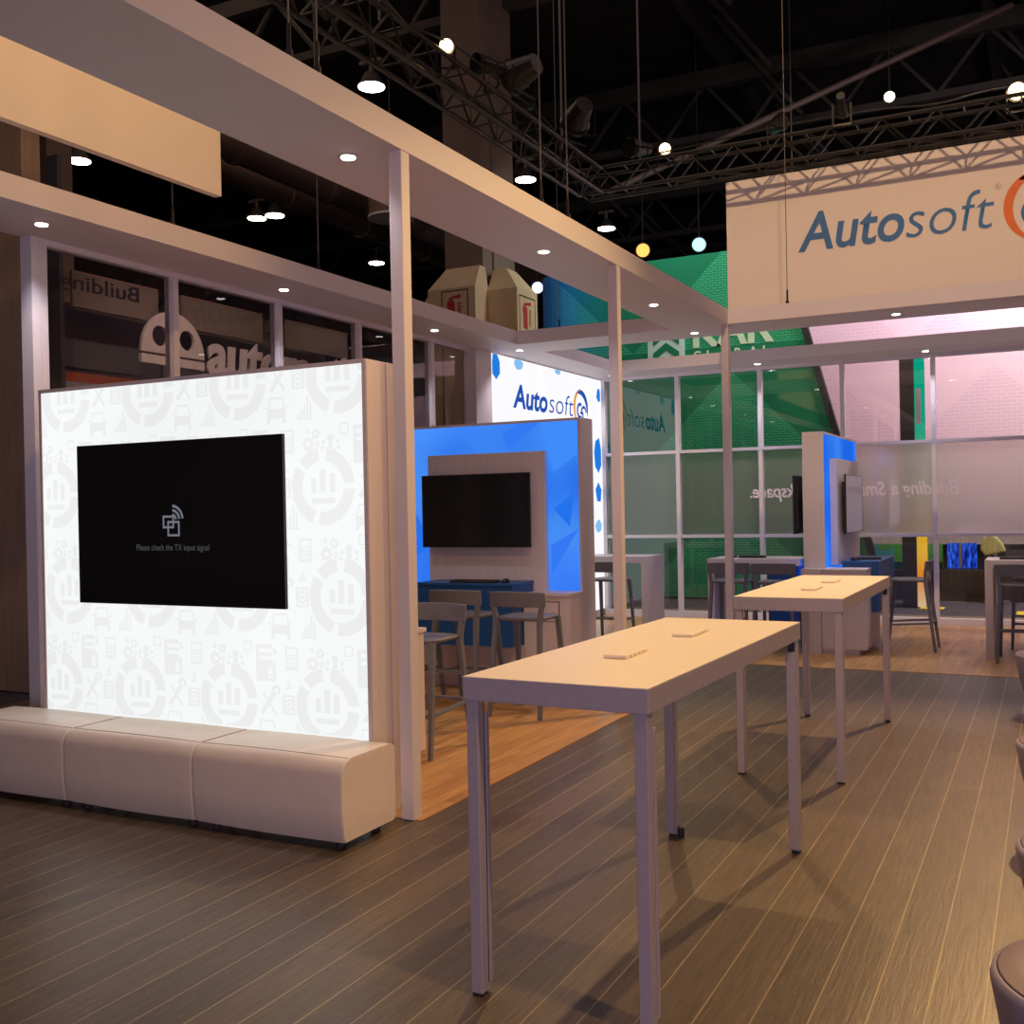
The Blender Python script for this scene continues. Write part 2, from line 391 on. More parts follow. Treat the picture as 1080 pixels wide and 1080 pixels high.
def text_mesh(body, size, bold=0.0, shear=0.0, space=1.0, extrude=.0, xscale=1.0, align='LEFT', res=4):
    cu = bpy.data.curves.new('txt', 'FONT'); cu.body = body; cu.size = size; cu.offset = bold; cu.shear = shear
    cu.space_character = space; cu.extrude = extrude; cu.align_x = align; cu.resolution_u = res
    ob = bpy.data.objects.new('txt', cu); C.objects.link(ob)
    dg = bpy.context.evaluated_depsgraph_get()
    me = bpy.data.meshes.new_from_object(ob.evaluated_get(dg))
    bpy.data.objects.remove(ob); bpy.data.curves.remove(cu)
    for v in me.vertices: v.co.x *= xscale
    return me
def fit_text(me, fn, width=None):
    """fn maps (u,v,w)->world; optional width rescale"""
    xs = [v.co.x for v in me.vertices]; x0, x1 = min(xs), max(xs)
    k = (width / (x1 - x0)) if width else 1
    for v in me.vertices:
        v.co = Vector(fn((v.co.x - x0) * k, v.co.y, v.co.z))
    return me
def put(name, me, m, parent, label=None):
    off = Vector((0, 0, 0)); r = parent
    while r is not None: off += r.location; r = r.parent
    for v in me.vertices: v.co -= off
    me.materials.clear(); me.materials.append(m)
    o = bpy.data.objects.new(name, me); C.objects.link(o); o.parent = parent
    if label: o['label'] = label
    return o

# ------------------------------------------------------------------ levels of the booth
ZS, ZT = 3.44, 3.59
XM, XMI, XL, XG = -2.93, -3.55, -5.346, -5.97
Y1, Y1B, Y2, Y2B, YG = 10.72, 11.40, 13.715, 14.48, 14.40

# ------------------------------------------------------------------ setting: floors, hall
struct('floor', MB().box(-34, 18, -6, 44, -.04, -.012), M['hallfloor'])
struct('floor', MB().box(-8.0, 6, -2.5, 10.38, -.012, -.0), M['planks'])
mb = MB().box(-5.99, -2.90, 4.60, 10.3799, -.0005, .004); mb.box(-5.99, 6, 10.38, 14.46, -.011, .004)
struct('floor', mb, M['parquet'])
struct('floor', MB().box(-8, 6, 14.46, 15.6, -.012, -.004), M['tancarpet'])
struct('wall_back', MB().box(-34, 18, 44, 44.2, 0, 13), M['dark'])
struct('wall_left', MB().box(-34.2, -34, -6, 44, 0, 13), M['dark'])
struct('ceiling', MB().box(-34, 18, -6, 44, 12.6, 12.8), M['dark'])

# hall roof steel: long beams with joists
t = thing('roof_girder', 'dark steel roof girders and joists of the exhibition hall overhead', 'roof structure', (-10, 20, 11))
mb = MB()
for y in (16, 24, 32, 40):
    mb.box(-34, 18, y - .12, y + .12, 11.2, 11.6); mb.box(-34, 18, y - .1, y + .1, 10.0, 10.15)
    for k in range(26):
        x = -34 + 2 * k
        mb.bar((x, y, 10.1), (x + 1, y, 11.3), .07); mb.bar((x + 1, y, 11.3), (x + 2, y, 10.1), .07)
mb.build('girder', M['dark'], t)
mb = MB()
for x in (-20, -13, -6.5, -1, 5):
    mb.box(x - .1, x + .1, -4, 44, 11.6, 12.0)
    for k in range(10): mb.bar((x, 8 + 3 * k, 12.4), (x + 1.6, 9.5 + 3 * k, 10.4), .09)
mb.build('joist', M['dark'], t)
for (x, z, r, nm, lb) in ((-14.6, 9.0, .30, 'air_duct', 'upper of two long brown round air ducts under the hall roof'),
                          (-15.75, 9.0, .27, 'air_duct', 'lower of two long brown round air ducts under the hall roof')):
    mb = MB().cyl((x, 13, z), (x - .3, 34, z), r, n=20)
    for k in range(6): mb.cyl((x - .04 * k, 13.5 + 3.1 * k, z), (x - .04 * k, 13.62 + 3.1 * k, z), r + .05, n=20)
    tag(center(mb.build(nm, M['duct'], smooth=False)), lb, 'air duct', 'round ducts under the roof')
# crossing conduit seen at upper right
tag(center(MB().cyl((-7.5, 19, 7.6), (-.5, 21.5, 10.6), .06, n=8).build('steel_conduit', M['duct'])), 'thin diagonal steel pipe crossing the dark roof above the right hanging sign', 'pipe')

# ------------------------------------------------------------------ canopy with posts
t = thing('booth_canopy', 'white rectangular overhead beam frame of the booth carried on slim white posts', 'canopy', (XM - .04, 4.62, 0))
MB().box(XMI, XM, -1.5, Y1, ZS, ZT).build('beam', M['beam'], t, 'long warm-lit front beam running away from the camera')
MB().box(XG - .04, XL, -1.5, 14.48, ZS, ZT).build('beam', M['beam'], t, 'left beam above the side glazing')
MB().box(XL, 6, Y1, Y1B, ZS, ZT).build('beam', M['beam'], t, 'crossing beam with the front fascia')
MB().box(XL, 6, Y2, Y2B, ZS, ZT).build('beam', M['beam'], t, 'rear beam above the back glazing')
for y in (4.62, 7.63, 10.76):
    MB().box(XM - .078, XM - .002, y - .04, y + .04, .004, ZS).bevel(.003, 1).build('post', M['beam'], t)

# downlights
def downlight(x, y, label):
    d = thing('recessed_downlight', label, 'ceiling light', (x, y, ZS - .002), 'recessed downlights in the booth beams')
    MB().cyl((x, y, ZS - .006), (x, y, ZS - .0005), .052, n=24).build('trim_ring', M['chrome'], d)
    MB().cyl((x, y, ZS - .010), (x, y, ZS - .0065), .038, n=24).build('lens', M['e_down'], d)
DL = [(-3.23, 4.54, 'lit round downlight in the front beam beside the tall front post'), (-3.23, 6.92, 'lit round downlight in the front beam, middle of its three'),
      (-3.23, 9.29, 'lit round downlight in the front beam behind the second post'), (-3.39, 11.06, 'lit round downlight where the front beam meets the crossing beam'),
      (-5.63, 4.61, 'lit round downlight in the left beam at the left edge of the photo'), (-5.63, 6.97, 'lit round downlight in the left beam above the white picture wall'),
      (-5.63, 9.37, 'lit round downlight in the left beam just right of the tall front post'), (-5.52, 11.11, 'lit round downlight above the word on the backlit sign'),
      (-5.52, 14.02, 'lit round downlight at the far left corner of the rear beam'), (-1.34, 11.08, 'lit round downlight in the crossing beam under the hanging sign'),
      (-1.36, 14.04, 'lit round downlight in the rear beam right of the blue kiosk'), (-3.44, 14.0, 'lit round downlight in the rear beam right of the third post')]
for x, y, l in DL: downlight(x, y, l)

# ------------------------------------------------------------------ glazing
def window(name, axis, pos, marks, z_rails, end):
    """frame and panes; axis 'y' runs along y at x=pos, axis 'x' runs along x at y=pos"""
    w = bpy.data.objects.new(name, None); C.objects.link(w); w['kind'] = 'structure'; w.empty_display_size = .1
    w.location = (pos, marks[0], 0) if axis == 'y' else (marks[0], pos, 0)
    def B(mb, a0, a1, d0, d1, z0, z1):
        if axis == 'y': mb.box(pos + d0, pos + d1, a0, a1, z0, z1)
        else: mb.box(a0, a1, pos + d0, pos + d1, z0, z1)
    mb = MB()
    for a in marks: B(mb, a - .028, a + .028, -.045, .045, .004, ZS)
    zb = [.10] + list(z_rails) + [ZS - .05]
    B(mb, marks[0], end, -.040, .040, .004, .09); B(mb, marks[0], end, -.040, .040, ZS - .04, ZS)
    for z in z_rails: B(mb, marks[0], end, -.040, .040, z - .022, z + .022)
    f = mb.build('window_frame', M['mullion'], w); f['kind'] = 'structure'
    ends = list(marks) + ([end] if end > marks[-1] + .1 else [])
    for a, b in zip(ends, ends[1:]):
        for k, (z0, z1) in enumerate(((.09, z_rails[0] - .022), (z_rails[0] + .022, z_rails[1] - .022), (z_rails[1] + .022, ZS - .04))):
            g = MB()
            B(g, a + .028, b - .028, -.002, -.001, z0, z1)
            # a single sheet: keep one face only
            g.b.free(); g = MB()
            if axis == 'y': pts = [(pos, a + .028, z0), (pos, b - .028, z0), (pos, b - .028, z1), (pos, a + .028, z1)]
            else: pts = [(a + .028, pos, z0), (b - .028, pos, z0), (b - .028, pos, z1), (a + .028, pos, z1)]
            g.b.faces.new([g.b.verts.new(p) for p in pts])
            fr = (k == 1)
            p = g.build('frosted_pane' if fr else 'pane', M['frost'] if fr else (M['glassl'] if axis == 'y' else M['glass']), w, recalc=False); p['kind'] = 'structure'
    return w
win1 = window('window_1', 'y', XG, [4.86, 6.05, 7.28, 8.47, 9.82], (1.14, 2.30), 10.60)
win2 = window('window_2', 'x', YG, [-5.795, -4.68, -3.51, -2.425, -1.31, -.2, .9, 2.0, 3.1], (1.145, 2.335), 4.2)
# corner piers of the side glazing
struct('trim_1', MB().box(XG - .06, XG + .045, 4.765, 4.831, .004, ZS), M['mullion'])
struct('trim_2', MB().box(XG - .06, -5.83, 10.60, 10.98, .004, ZS), M['lam'])
# mirrored lettering on the back glass (it reads from outside); side word imitates a reflection
def backline(u, v, w): return (-1.03 - u, YG - .008, 1.665 + v)
me = text_mesh('Building a Smarter Workspace.', .25, bold=.004, shear=.2)
xs = [v.co.x for v in me.vertices]; W = max(xs) - min(xs)
right = me.copy()
me = fit_text(me, backline, 2.64)
o = put('glass_lettering_or_reflection', me, M['grey_txt'], win2, 'pale mirrored slogan letters on the frosted band'); o['kind'] = 'structure'
me = text_mesh('Building', .30, bold=.004, shear=.0)  # reflection of an unseen sign, painted onto the pane as a word
o = put('glass_lettering_or_reflection', fit_text(me, lambda u, v, w: (XG + .006, 5.72 - u, 3.16 + v * .5 + u * 0), .70), M['reflection_txt'], win1, 'dark painted reflection of a sign word on the side glass'); o['kind'] = 'structure'

# ------------------------------------------------------------------ backlit corner sign
t = thing('backlit_sign', 'tall glowing white wall sign with blue lettering behind the blue kiosk', 'sign', (-5.87, 12.7, 0))
MB().box(-5.90, -5.846, 10.985, 14.395, .004, ZS - .001).build('frame', M['beam'], t)
MB().box(-5.8459, -5.835, 11.0, 14.385, .10, ZS - .02).build('light_panel', M['e_sign'], t)
SX = -5.833
def sgn(u, v, w): return (SX + w, u, v)
def blob(m_, cy, cz, ry, rz, n=7, seed=0):
    rr = random.Random(seed); mb = MB()
    pts = [(cy + ry * math.cos(2 * PI * i / n + .3) * rr.uniform(.85, 1.1), cz + rz * math.sin(2 * PI * i / n + .3) * rr.uniform(.85, 1.1)) for i in range(n)]
    mb.poly([(min(max(a, 11.002), 14.343), min(b, 3.418)) for a, b in pts], sgn)
    mb.build('blue_patch' if m_ == 'e_blue' else 'pale_blue_patch', M[m_], t)
for a in ((11.09, 3.28, .13, .17, 7, 1), (14.22, 2.33, .17, .27, 7, 3), (14.30, 3.20, .10, .12, 6, 4), (14.22, 1.78, .12, .15, 5, 5)): blob('e_blue', *a)
for a in ((11.70, 3.37, .13, .08, 8, 6), (12.87, 3.40, .10, .05, 7, 8), (14.20, 1.30, .12, .10, 7, 9)): blob('e_lblue', *a)
put('lettering', fit_text(text_mesh('Auto', .40, bold=.012, shear=.15), lambda u, v, w: (SX, 11.53 + u, 2.83 + v), 1.00), M['e_txt'], t, 'bold blue letters')
put('lettering', fit_text(text_mesh('soft', .40, bold=-.004, shear=.15), lambda u, v, w: (SX, 12.57 + u, 2.83 + v), .80), M['e_txt'], t, 'thin blue letters')
def arc(cx, cz, r0, r1, a0, a1, n=24, taper=True):
    inn, out = [], []
    for i in range(n + 1):
        k = i / n; a = math.radians(a0 + (a1 - a0) * k)
        th = (r1 - r0) * (math.sin(PI * k) ** .6 if taper else 1)
        inn.append((cx + (r1 - th) * math.cos(a), cz + (r1 - th) * math.sin(a))); out.append((cx + r1 * math.cos(a), cz + r1 * math.sin(a)))
    return inn, out
def logo(parent, fn, cx, cz, R, mblue, morg, mamb):
    mb = MB(); mb.strip(*arc(cx, cz, R * .66, R, 130, -25, taper=True), fn); mb.build('logo_mark', mblue, parent, 'blue crescent of the round emblem')
    mb = MB(); mb.strip(*arc(cx, cz, R * .78, R * 1.03, 88, 250, taper=True), fn); mb.build('logo_mark', morg, parent, 'orange crescent of the round emblem')
    mb = MB()
    mb.strip(*arc(cx - R * .12, cz - R * .18, R * .28, R * .46, 60, 300, taper=False), fn)
    mb.poly([(cx - R * .10, cz - R * .22), (cx + R * .34, cz - R * .22), (cx + R * .34, cz - R * .60), (cx + R * .18, cz - R * .60), (cx + R * .18, cz - R * .36), (cx - R * .10, cz - R * .36)], fn)
    mb.strip(*arc(cx + R * .40, cz - R * .28, R * .26, R * .42, 175, 10, taper=False), fn)
    mb.build('logo_mark', mblue, parent, 'blue letter shapes inside the emblem')
logo(t, sgn, 13.63, 2.97, .25, M['e_txt'], M['e_org'], M['e_org'])

# ------------------------------------------------------------------ kiosks
def frame_box(mb, x0, x1, y0, y1, z0, z1, th, rec, face='-y'):
    """box with a recess of depth rec and border th on the given face(s)"""
    if face == '-y':
        mb.box(x0, x1, y0 + rec, y1, z0, z1)
        mb.box(x0, x0 + th, y0, y0 + rec, z0, z1); mb.box(x1 - th, x1, y0, y0 + rec, z0, z1)
        mb.box(x0 + th, x1 - th, y0, y0 + rec, z1 - th, z1); mb.box(x0 + th, x1 - th, y0, y0 + rec, z0, z0 + th)
    return mb

# --- white picture wall
KX0, KX1, KY0, KY1, KZ = -5.57, -3.13, 4.51, 4.79, 2.38
t = thing('lightbox_wall', 'glowing white wall panel printed with pale car and chart icons in a pinkish laminate frame', 'display wall', ((KX0 + KX1) / 2, (KY0 + KY1) / 2, 0))
frame_box(MB(), KX0 + .0, KX1, KY0, KY1, .004, KZ, .022, .012).build('frame', M['lam'], t)
for k, (y0, y1) in enumerate(((4.515, 4.60), (4.70, 4.785))):
    MB().box(KX1, KX1 + .004, y0, y1, .08, KZ - .002).build('side_strip', M['lam'], t)
lp = MB().box(KX0 + .0225, KX1 - .0225, KY0 + .004, KY0 + .0115, .03, KZ - .0225).build('light_panel', M['e_panel'], t)
mb = MB(); PY = KY0 + .0036
def pf(u, v, w): return (u, PY, v)
X0c, X1c, Z0c, Z1c = KX0 + .026, KX1 - .026, .42, KZ - .026
def clip(pts):
    def cl(P, ins, cut):
        out = []
        for i in range(len(P)):
            a, b = P[i - 1], P[i]
            if ins(b):
                if not ins(a): out.append(cut(a, b))
                out.append(b)
            elif ins(a): out.append(cut(a, b))
        return out
    def lx(c): return lambda a, b: (c, a[1] + (b[1] - a[1]) * (c - a[0]) / (b[0] - a[0]))
    def lz(c): return lambda a, b: (a[0] + (b[0] - a[0]) * (c - a[1]) / (b[1] - a[1]), c)
    P = pts
    for ins, cut in ((lambda p: p[0] >= X0c, lx(X0c)), (lambda p: p[0] <= X1c, lx(X1c)), (lambda p: p[1] >= Z0c, lz(Z0c)), (lambda p: p[1] <= Z1c, lz(Z1c))):
        if not P: return []
        P = cl(P, ins, cut)
    return P
def PP(pts):
    q = clip(pts)
    if len(q) > 2:
        try: mb.poly(q, pf)
        except Exception: pass
def RC(cx, cz, w, h): PP([(cx - w / 2, cz - h / 2), (cx + w / 2, cz - h / 2), (cx + w / 2, cz + h / 2), (cx - w / 2, cz + h / 2)])
def ring(cx, cz, r0, r1, a0, a1, n):
    i_, o_ = arc(cx, cz, r0, r1, a0, a1, n, taper=False)
    for k in range(n): PP([i_[k], o_[k], o_[k + 1], i_[k + 1]])
def outline(cx, cz, w, h, th):
    RC(cx - w / 2 + th / 2, cz, th, h); RC(cx + w / 2 - th / 2, cz, th, h); RC(cx, cz + h / 2 - th / 2, w - 2 * th, th); RC(cx, cz - h / 2 + th / 2, w - 2 * th, th)
def linebar(x0, z0, x1, z1, th):
    d = Vector((x1 - x0, z1 - z0)).normalized(); n = Vector((-d.y, d.x)) * th / 2
    PP([(x0 + n.x, z0 + n.y), (x0 - n.x, z0 - n.y), (x1 - n.x, z1 - n.y), (x1 + n.x, z1 + n.y)])
for row in range(-1, 5):
    zc = .565 + .582 * row; xo = -5.44 + (.105 if row % 2 else 0)
    for c in range(-1, 5):
        cx = xo + .675 * c
        # broken ring with bar chart
        for a0, a1 in ((5, 82), (98, 138), (148, 250), (262, 355)): ring(cx, zc, .135, .205, a0, a1, 9)
        RC(cx - .058, zc + .005, .034, .075); RC(cx, zc + .03, .038, .125); RC(cx + .062, zc + .018, .036, .10); RC(cx + .004, zc - .075, .15, .028)
        # crossed tools
        linebar(cx + .235, zc - .06, cx + .33, zc + .06, .026); linebar(cx + .33, zc - .06, cx + .245, zc + .055, .014); ring(cx + .335, zc + .07, .012, .03, -60, 200, 8)
        # camera and receipt
        RC(cx + .42, zc - .052, .085, .012); ring(cx + .42, zc - .005, .022, .034, 0, 360, 12); ring(cx + .42, zc - .005, .0, .012, 0, 360, 8)
        RC(cx + .385, zc - .005, .014, .09); RC(cx + .455, zc - .005, .014, .09); RC(cx + .42, zc + .042, .085, .012)
        for k in range(3): linebar(cx + .40 + .01 * k, zc + .08 + .02 * k, cx + .445 - .008 * k, zc + .095 + .02 * k, .012)
        # car
        kx, kz = cx + .27, zc - .17
        RC(kx, kz - .012, .125, .052); RC(kx - .054, kz - .05, .020, .03); RC(kx + .054, kz - .05, .020, .03)
        linebar(kx - .056, kz + .014, kx - .042, kz + .07, .010); linebar(kx + .056, kz + .014, kx + .042, kz + .07, .010); RC(kx, kz + .07, .088, .010)
        RC(kx - .074, kz + .02, .018, .010); RC(kx + .074, kz + .02, .018, .010)
        # bars
        bx, bz = cx + .46, zc - .215
        for k, h in enumerate((.022, .045, .068, .115, .085)): RC(bx - .042 + .02 * k, bz + h / 2, .012, h)
        RC(bx, bz - .006, .105, .008)
        # calculator, document, screen, people, gears
        qx, qz = cx + .445, zc + .245
        outline(qx, qz, .085, .125, .010); RC(qx, qz + .018, .065, .006)
        for i in range(4): RC(qx - .024 + .016 * i, qz - .02, .005, .07)
        for i in range(3): RC(qx, qz - .045 + .022 * i, .06, .005)
        dx, dz = cx + .265, zc + .215
        RC(dx - .054, dz, .022, .20); RC(dx + .002, dz + .088, .09, .024); RC(dx + .002, dz + .046, .09, .020); RC(dx + .002, dz + .008, .09, .018); RC(dx - .012, dz - .05, .062, .10); RC(dx + .045, dz - .012, .052, .024); RC(dx + .045, dz - .092, .052, .016); RC(dx + .0605, dz - .052, .021, .066); RC(dx + .034, dz - .04, .01, .012); RC(dx + .036, dz - .065, .01, .012)
        PP([(dx + .055, dz + .05), (dx + .088, dz + .05), (dx + .055, dz + .095)])
        outline(cx + .145, zc + .30, .058, .058, .008); RC(cx + .145, zc + .258, .028, .006)
        px, pz = cx + .055, zc + .235
        ring(px, pz + .02, 0, .022, 0, 360, 10); RC(px, pz - .018, .032, .03); RC(px, pz - .045, .06, .014)
        ring(px - .045, pz + .0, 0, .012, 0, 360, 8); ring(px + .045, pz + .0, 0, .012, 0, 360, 8); RC(px - .05, pz - .032, .02, .018); RC(px + .05, pz - .032, .02, .018)
        gx, gz = cx - .075, zc + .235
        for (ax, az, R) in ((gx - .015, gz - .01, .034), (gx + .035, gz + .045, .024), (gx - .02, gz + .06, .013), (gx + .045, gz - .012, .015)):
            ring(ax, az, R * .45, R, 0, 360, 12)
            for k in range(8):
                a = k * PI / 4; RC(ax + R * 1.12 * math.cos(a), az + R * 1.12 * math.sin(a), R * .32, R * .32)
g = mb.build('icon_print', M['e_print'], lp)
for v in g.data.vertices: pass

def television(name, label, cx, cz, w, h, face, plane, thick=.05, gap=.06, wall=None, group=None):
    """face: outward normal '-y', '+x' or '-x'; plane: coordinate of the screen front"""
    s = {'-y': -1, '+x': 1, '-x': -1}[face]
    def B(mb, a0, a1, d0, d1, z0, z1):   # d measured inward from the front plane
        q0, q1 = sorted((plane - s * d0, plane - s * d1))
        if face == '-y': mb.box(a0, a1, q0, q1, z0, z1)
        else: mb.box(q0, q1, a0, a1, z0, z1)
        return mb
    loc = (cx, plane, cz - h / 2) if face == '-y' else (plane, cx, cz - h / 2)
    t = thing(name, label, 'television', loc, group)
    mb = MB(); B(mb, cx - w / 2, cx + w / 2, .004, thick * .4, cz - h / 2, cz + h / 2); B(mb, cx - w / 2 + .06, cx + w / 2 - .06, thick * .4, thick, cz - h / 2 + .05, cz + h / 2 - .08)
    mb.build('housing', M['blackm'], t)
    mb = MB(); b = .011
    B(mb, cx - w / 2, cx - w / 2 + b, 0, .0039, cz - h / 2, cz + h / 2); B(mb, cx + w / 2 - b, cx + w / 2, 0, .0039, cz - h / 2, cz + h / 2)
    B(mb, cx - w / 2 + b, cx + w / 2 - b, 0, .0039, cz + h / 2 - b, cz + h / 2); B(mb, cx - w / 2 + b, cx + w / 2 - b, 0, .0039, cz - h / 2, cz - h / 2 + b * 1.3)
    mb.build('bezel', M['black'], t)
    mb = MB(); B(mb, cx - w / 2 + b, cx + w / 2 - b, .002, .0038, cz - h / 2 + b * 1.3, cz + h / 2 - b)
    scr = mb.build('screen', M['screen'], t)
    if gap:
        mb = MB(); B(mb, cx - .22, cx + .22, thick, thick + gap, cz - .12, cz + .12); mb.build('wall_bracket', M['blackm'], t)
    return t, scr
M['screen'] = mat('dark_screen_glass', (.010, .010, .012), .16, var=.1, spec=.6)
tv, scr = television('television', 'large black television showing a signal message on the glowing white icon wall', -4.365, 1.548, 1.535, .925, '-y', 4.415, thick=.05, gap=.046)
# message on the screen
SY = 4.4165
def sf(u, v, w): return (u, SY, v)
mb = MB()
def olb(mb, cx, cz, w, h, th, fn):
    for a in ((cx - w / 2, cx - w / 2 + th, cz - h / 2, cz + h / 2), (cx + w / 2 - th, cx + w / 2, cz - h / 2, cz + h / 2), (cx - w / 2 + th, cx + w / 2 - th, cz + h / 2 - th, cz + h / 2), (cx - w / 2 + th, cx + w / 2 - th, cz - h / 2, cz - h / 2 + th)):
        mb.poly([(a[0], a[2]), (a[1], a[2]), (a[1], a[3]), (a[0], a[3])], fn)
IX, IZ = -4.395, 1.545
olb(mb, IX - .022, IZ + .010, .085, .072, .012, sf); olb(mb, IX + .016, IZ - .028, .092, .086, .012, sf)
for k, r in enumerate((.030, .055, .080)):
    i_, o_ = arc(IX + .008, IZ + .022, r - .010, r + .004, 5, 88, 10, taper=False); mb.strip(i_, o_, sf)
mb.build('signal_icon', M['e_icon'], scr, 'pale blue-grey wireless picture icon')
me = fit_text(text_mesh('Please check the TX input signal', .05, bold=.0), lambda u, v, w: (-4.665 + u, SY, 1.395 + v), .545)
put('screen_message', me, M['e_msg'], scr, 'dim grey line of message text')

# cabinet on the back of the white wall
t = thing('storage_counter', 'white laminate counter unit behind the glowing white wall, its end beside the front post', 'cabinet', (-4.3, 5.22, 0))
MB().box(-5.2, -3.50, 4.80, 5.62, .10, .835).build('body', M['lam'], t)
MB().box(-5.2, -3.49, 4.80, 5.64, .835, .86).build('worktop', M['lam'], t)
MB().box(-5.17, -3.54, 4.82, 5.57, .004, .10).build('plinth', M['lam'], t)
MB().box(-4.0, -3.53, 5.6205, 5.636, .12, .82).build('door', M['lam'], t)
MB().box(-4.5, -4.02, 5.6205, 5.636, .12, .82).build('door', M['lam'], t)

# --- blue kiosk (second)
def facets(parent, polys, fn):
    for p, m in polys:
        MB().poly(p, fn).build('facet_print', M[m], parent)
BX0, BX1, BY0, BY1, BZ = -5.46, -3.635, 8.46, 8.74, 2.37
t = thing('lightbox_wall', 'glowing blue wall panel in a laminate frame with a television, behind two bar stools', 'display wall', ((BX0 + BX1) / 2, 8.6, 0))
frame_box(MB(), BX0, BX1, BY0, BY1, .004, BZ, .022, .012).build('frame', M['lam'], t)
lp = MB().box(BX0 + .0225, BX1 - .0225, BY0 + .004, BY0 + .0115, .03, BZ - .0225).build('light_panel', M['e_bluewall'], t)
fy = BY0 + .003
facets(lp, [([(-4.33, 2.12), (-4.03, 2.345), (-4.22, 2.345), (-4.40, 2.25)], 'e_facet1'), ([(-3.90, 1.58), (-3.70, 1.72), (-3.75, 1.42)], 'e_facet3'),
            ([(-5.42, 1.75), (-5.17, 1.25), (-5.42, 1.1)], 'e_facet3'), ([(-3.93, 1.0), (-3.665, 1.40), (-3.93, 1.26)], 'e_facet1'), ([(-4.02, 2.345), (-3.665, 2.345), (-3.665, 2.05), (-3.90, 1.9)], 'e_facet2')], lambda u, v, w: (u, fy, v))
MB().box(-5.15, -3.955, 8.40, 8.4595, .86, 2.09).bevel(.003, 1).build('mounting_panel', M['lam'], t)
tv2, s2 = television('television', 'black television on the glowing blue wall above two bar stools', -4.60, 1.575, 1.10, .655, '-y', 8.29, thick=.05, gap=.06)
t = thing('desk_unit', 'blue laminate desk box mounted under the television of the blue wall', 'desk', (-4.56, 8.19, .40))
MB().box(-5.02, -4.085, 7.98, 8.40, .41, .925).build('body', M['blue'], t)
MB().box(-5.03, -4.075, 7.97, 8.40, .925, .95).bevel(.003, 1).build('worktop', M['blue'], t)
t = thing('base_cabinet', 'white laminate base cabinet with drawers below the glowing blue wall', 'cabinet', (-4.5, 8.4, 0))
mb = MB(); mb.box(-5.40, -5.021, 8.20, 8.459, .10, .835); mb.box(-4.084, -3.64, 8.20, 8.459, .10, .835); mb.box(-5.021, -4.084, 8.20, 8.459, .10, .405)
mb.build('body', M['lam'], t)
MB().box(-5.41, -5.035, 8.18, 8.459, .835, .86).build('worktop', M['lam'], t); MB().box(-4.07, -3.636, 8.18, 8.459, .835, .86).build('worktop', M['lam'], t)
MB().box(-5.38, -3.69, 8.24, 8.45, .004, .10).build('plinth', M['lam'], t)
MB().box(-4.081, -3.74, 8.196, 8.1995, .11, .79).build('shadow_gap', M['seam'], t)
d = MB().box(-4.075, -3.75, 8.186, 8.1959, .62, .78).build('drawer', M['lam'], t)
MB().box(-4.03, -3.95, 8.176, 8.1858, .765, .773).build('drawer_pull', M['chrome'], d)
d = MB().box(-4.075, -3.75, 8.186, 8.1959, .12, .612).build('door', M['lam'], t)

def keyboard(x, y, z, rot, label, w=.44, d=.14):
    k = thing('keyboard', label, 'keyboard', (x, y, z), 'black keyboards on the desks', rot, local=True)
    MB().box(-w / 2, w / 2, -d / 2, d / 2, 0, .018).bevel(.004, 1).build('body', M['blackm'], k)
    mb = MB()
    for i in range(14):
        for j in range(5): mb.box(-w / 2 + .012 + i * (w - .024) / 14, -w / 2 + .012 + (i + .85) * (w - .024) / 14, -d / 2 + .012 + j * (d - .02) / 5, -d / 2 + .012 + (j + .82) * (d - .02) / 5, .018, .024)
    mb.build('keys', M['keycap'], k)
def mouse(x, y, z, rot, label):
    m_ = MB(); n = 14
    for ring_ in range(1): pass
    R = []
    prof = [(1.0, 0), (1.0, .35), (.85, .75), (.5, 1.0)]
    for r, h in prof: R.append([m_.b.verts.new((.032 * r * math.cos(2 * PI * i / n), .055 * r * math.sin(2 * PI * i / n), .036 * h)) for i in range(n)])
    for a, b in zip(R, R[1:]):
        for i in range(n): m_.b.faces.new((a[i], a[(i + 1) % n], b[(i + 1) % n], b[i]))
    m_.b.faces.new(R[0][::-1]); m_.b.faces.new(R[-1])
    o = m_.build('computer_mouse', M['black'], smooth=True); o.location = (x, y, z); o.rotation_euler = (0, 0, rot)
    tag(o, label, 'mouse', 'computer mice on the desks')
keyboard(-4.48, 8.06, .951, 0, 'black keyboard on the blue desk under the blue wall')
mouse(-4.19, 8.08, .951, .1, 'black computer mouse right of the keyboard under the blue wall')

# --- third kiosk, seen from its end
TX0, TX1, TY0, TY1, TZ = -2.375, -2.155, 11.55, 13.72, 2.345
t = thing('lightbox_wall', 'double-sided blue glowing kiosk wall seen from its end, standing near the back glazing', 'display wall', (-2.26, 12.6, 0))
mb = MB().box(TX0 + .012, TX1 - .012, TY0, TY1, .004, TZ)
for xa, xb in ((TX0, TX0 + .012), (TX1 - .012, TX1)):
    mb.box(xa, xb, TY0, TY0 + .022, .004, TZ); mb.box(xa, xb, TY1 - .022, TY1, .004, TZ); mb.box(xa, xb, TY0 + .022, TY1 - .022, TZ - .022, TZ)
mb.build('frame', M['lam'], t)
MB().box(TX1 - .0118, TX1 - .004, TY0 + .0225, TY1 - .0225, .03, TZ - .0225).build('light_panel', M['e_bluewall'], t)
MB().box(TX0 + .004, TX0 + .0118, TY0 + .0225, TY1 - .0225, .03, TZ - .0225).build('light_panel', M['e_bluewall'], t)
MB().box(TX1 + .0005, TX1 + .075, 11.90, 13.38, .90, 2.065).bevel(.003, 1).build('mounting_panel', M['lam'], t)
MB().box(TX0 - .075, TX0 - .0005, 11.90, 13.38, .90, 2.065).bevel(.003, 1).build('mounting_panel', M['lam'], t)
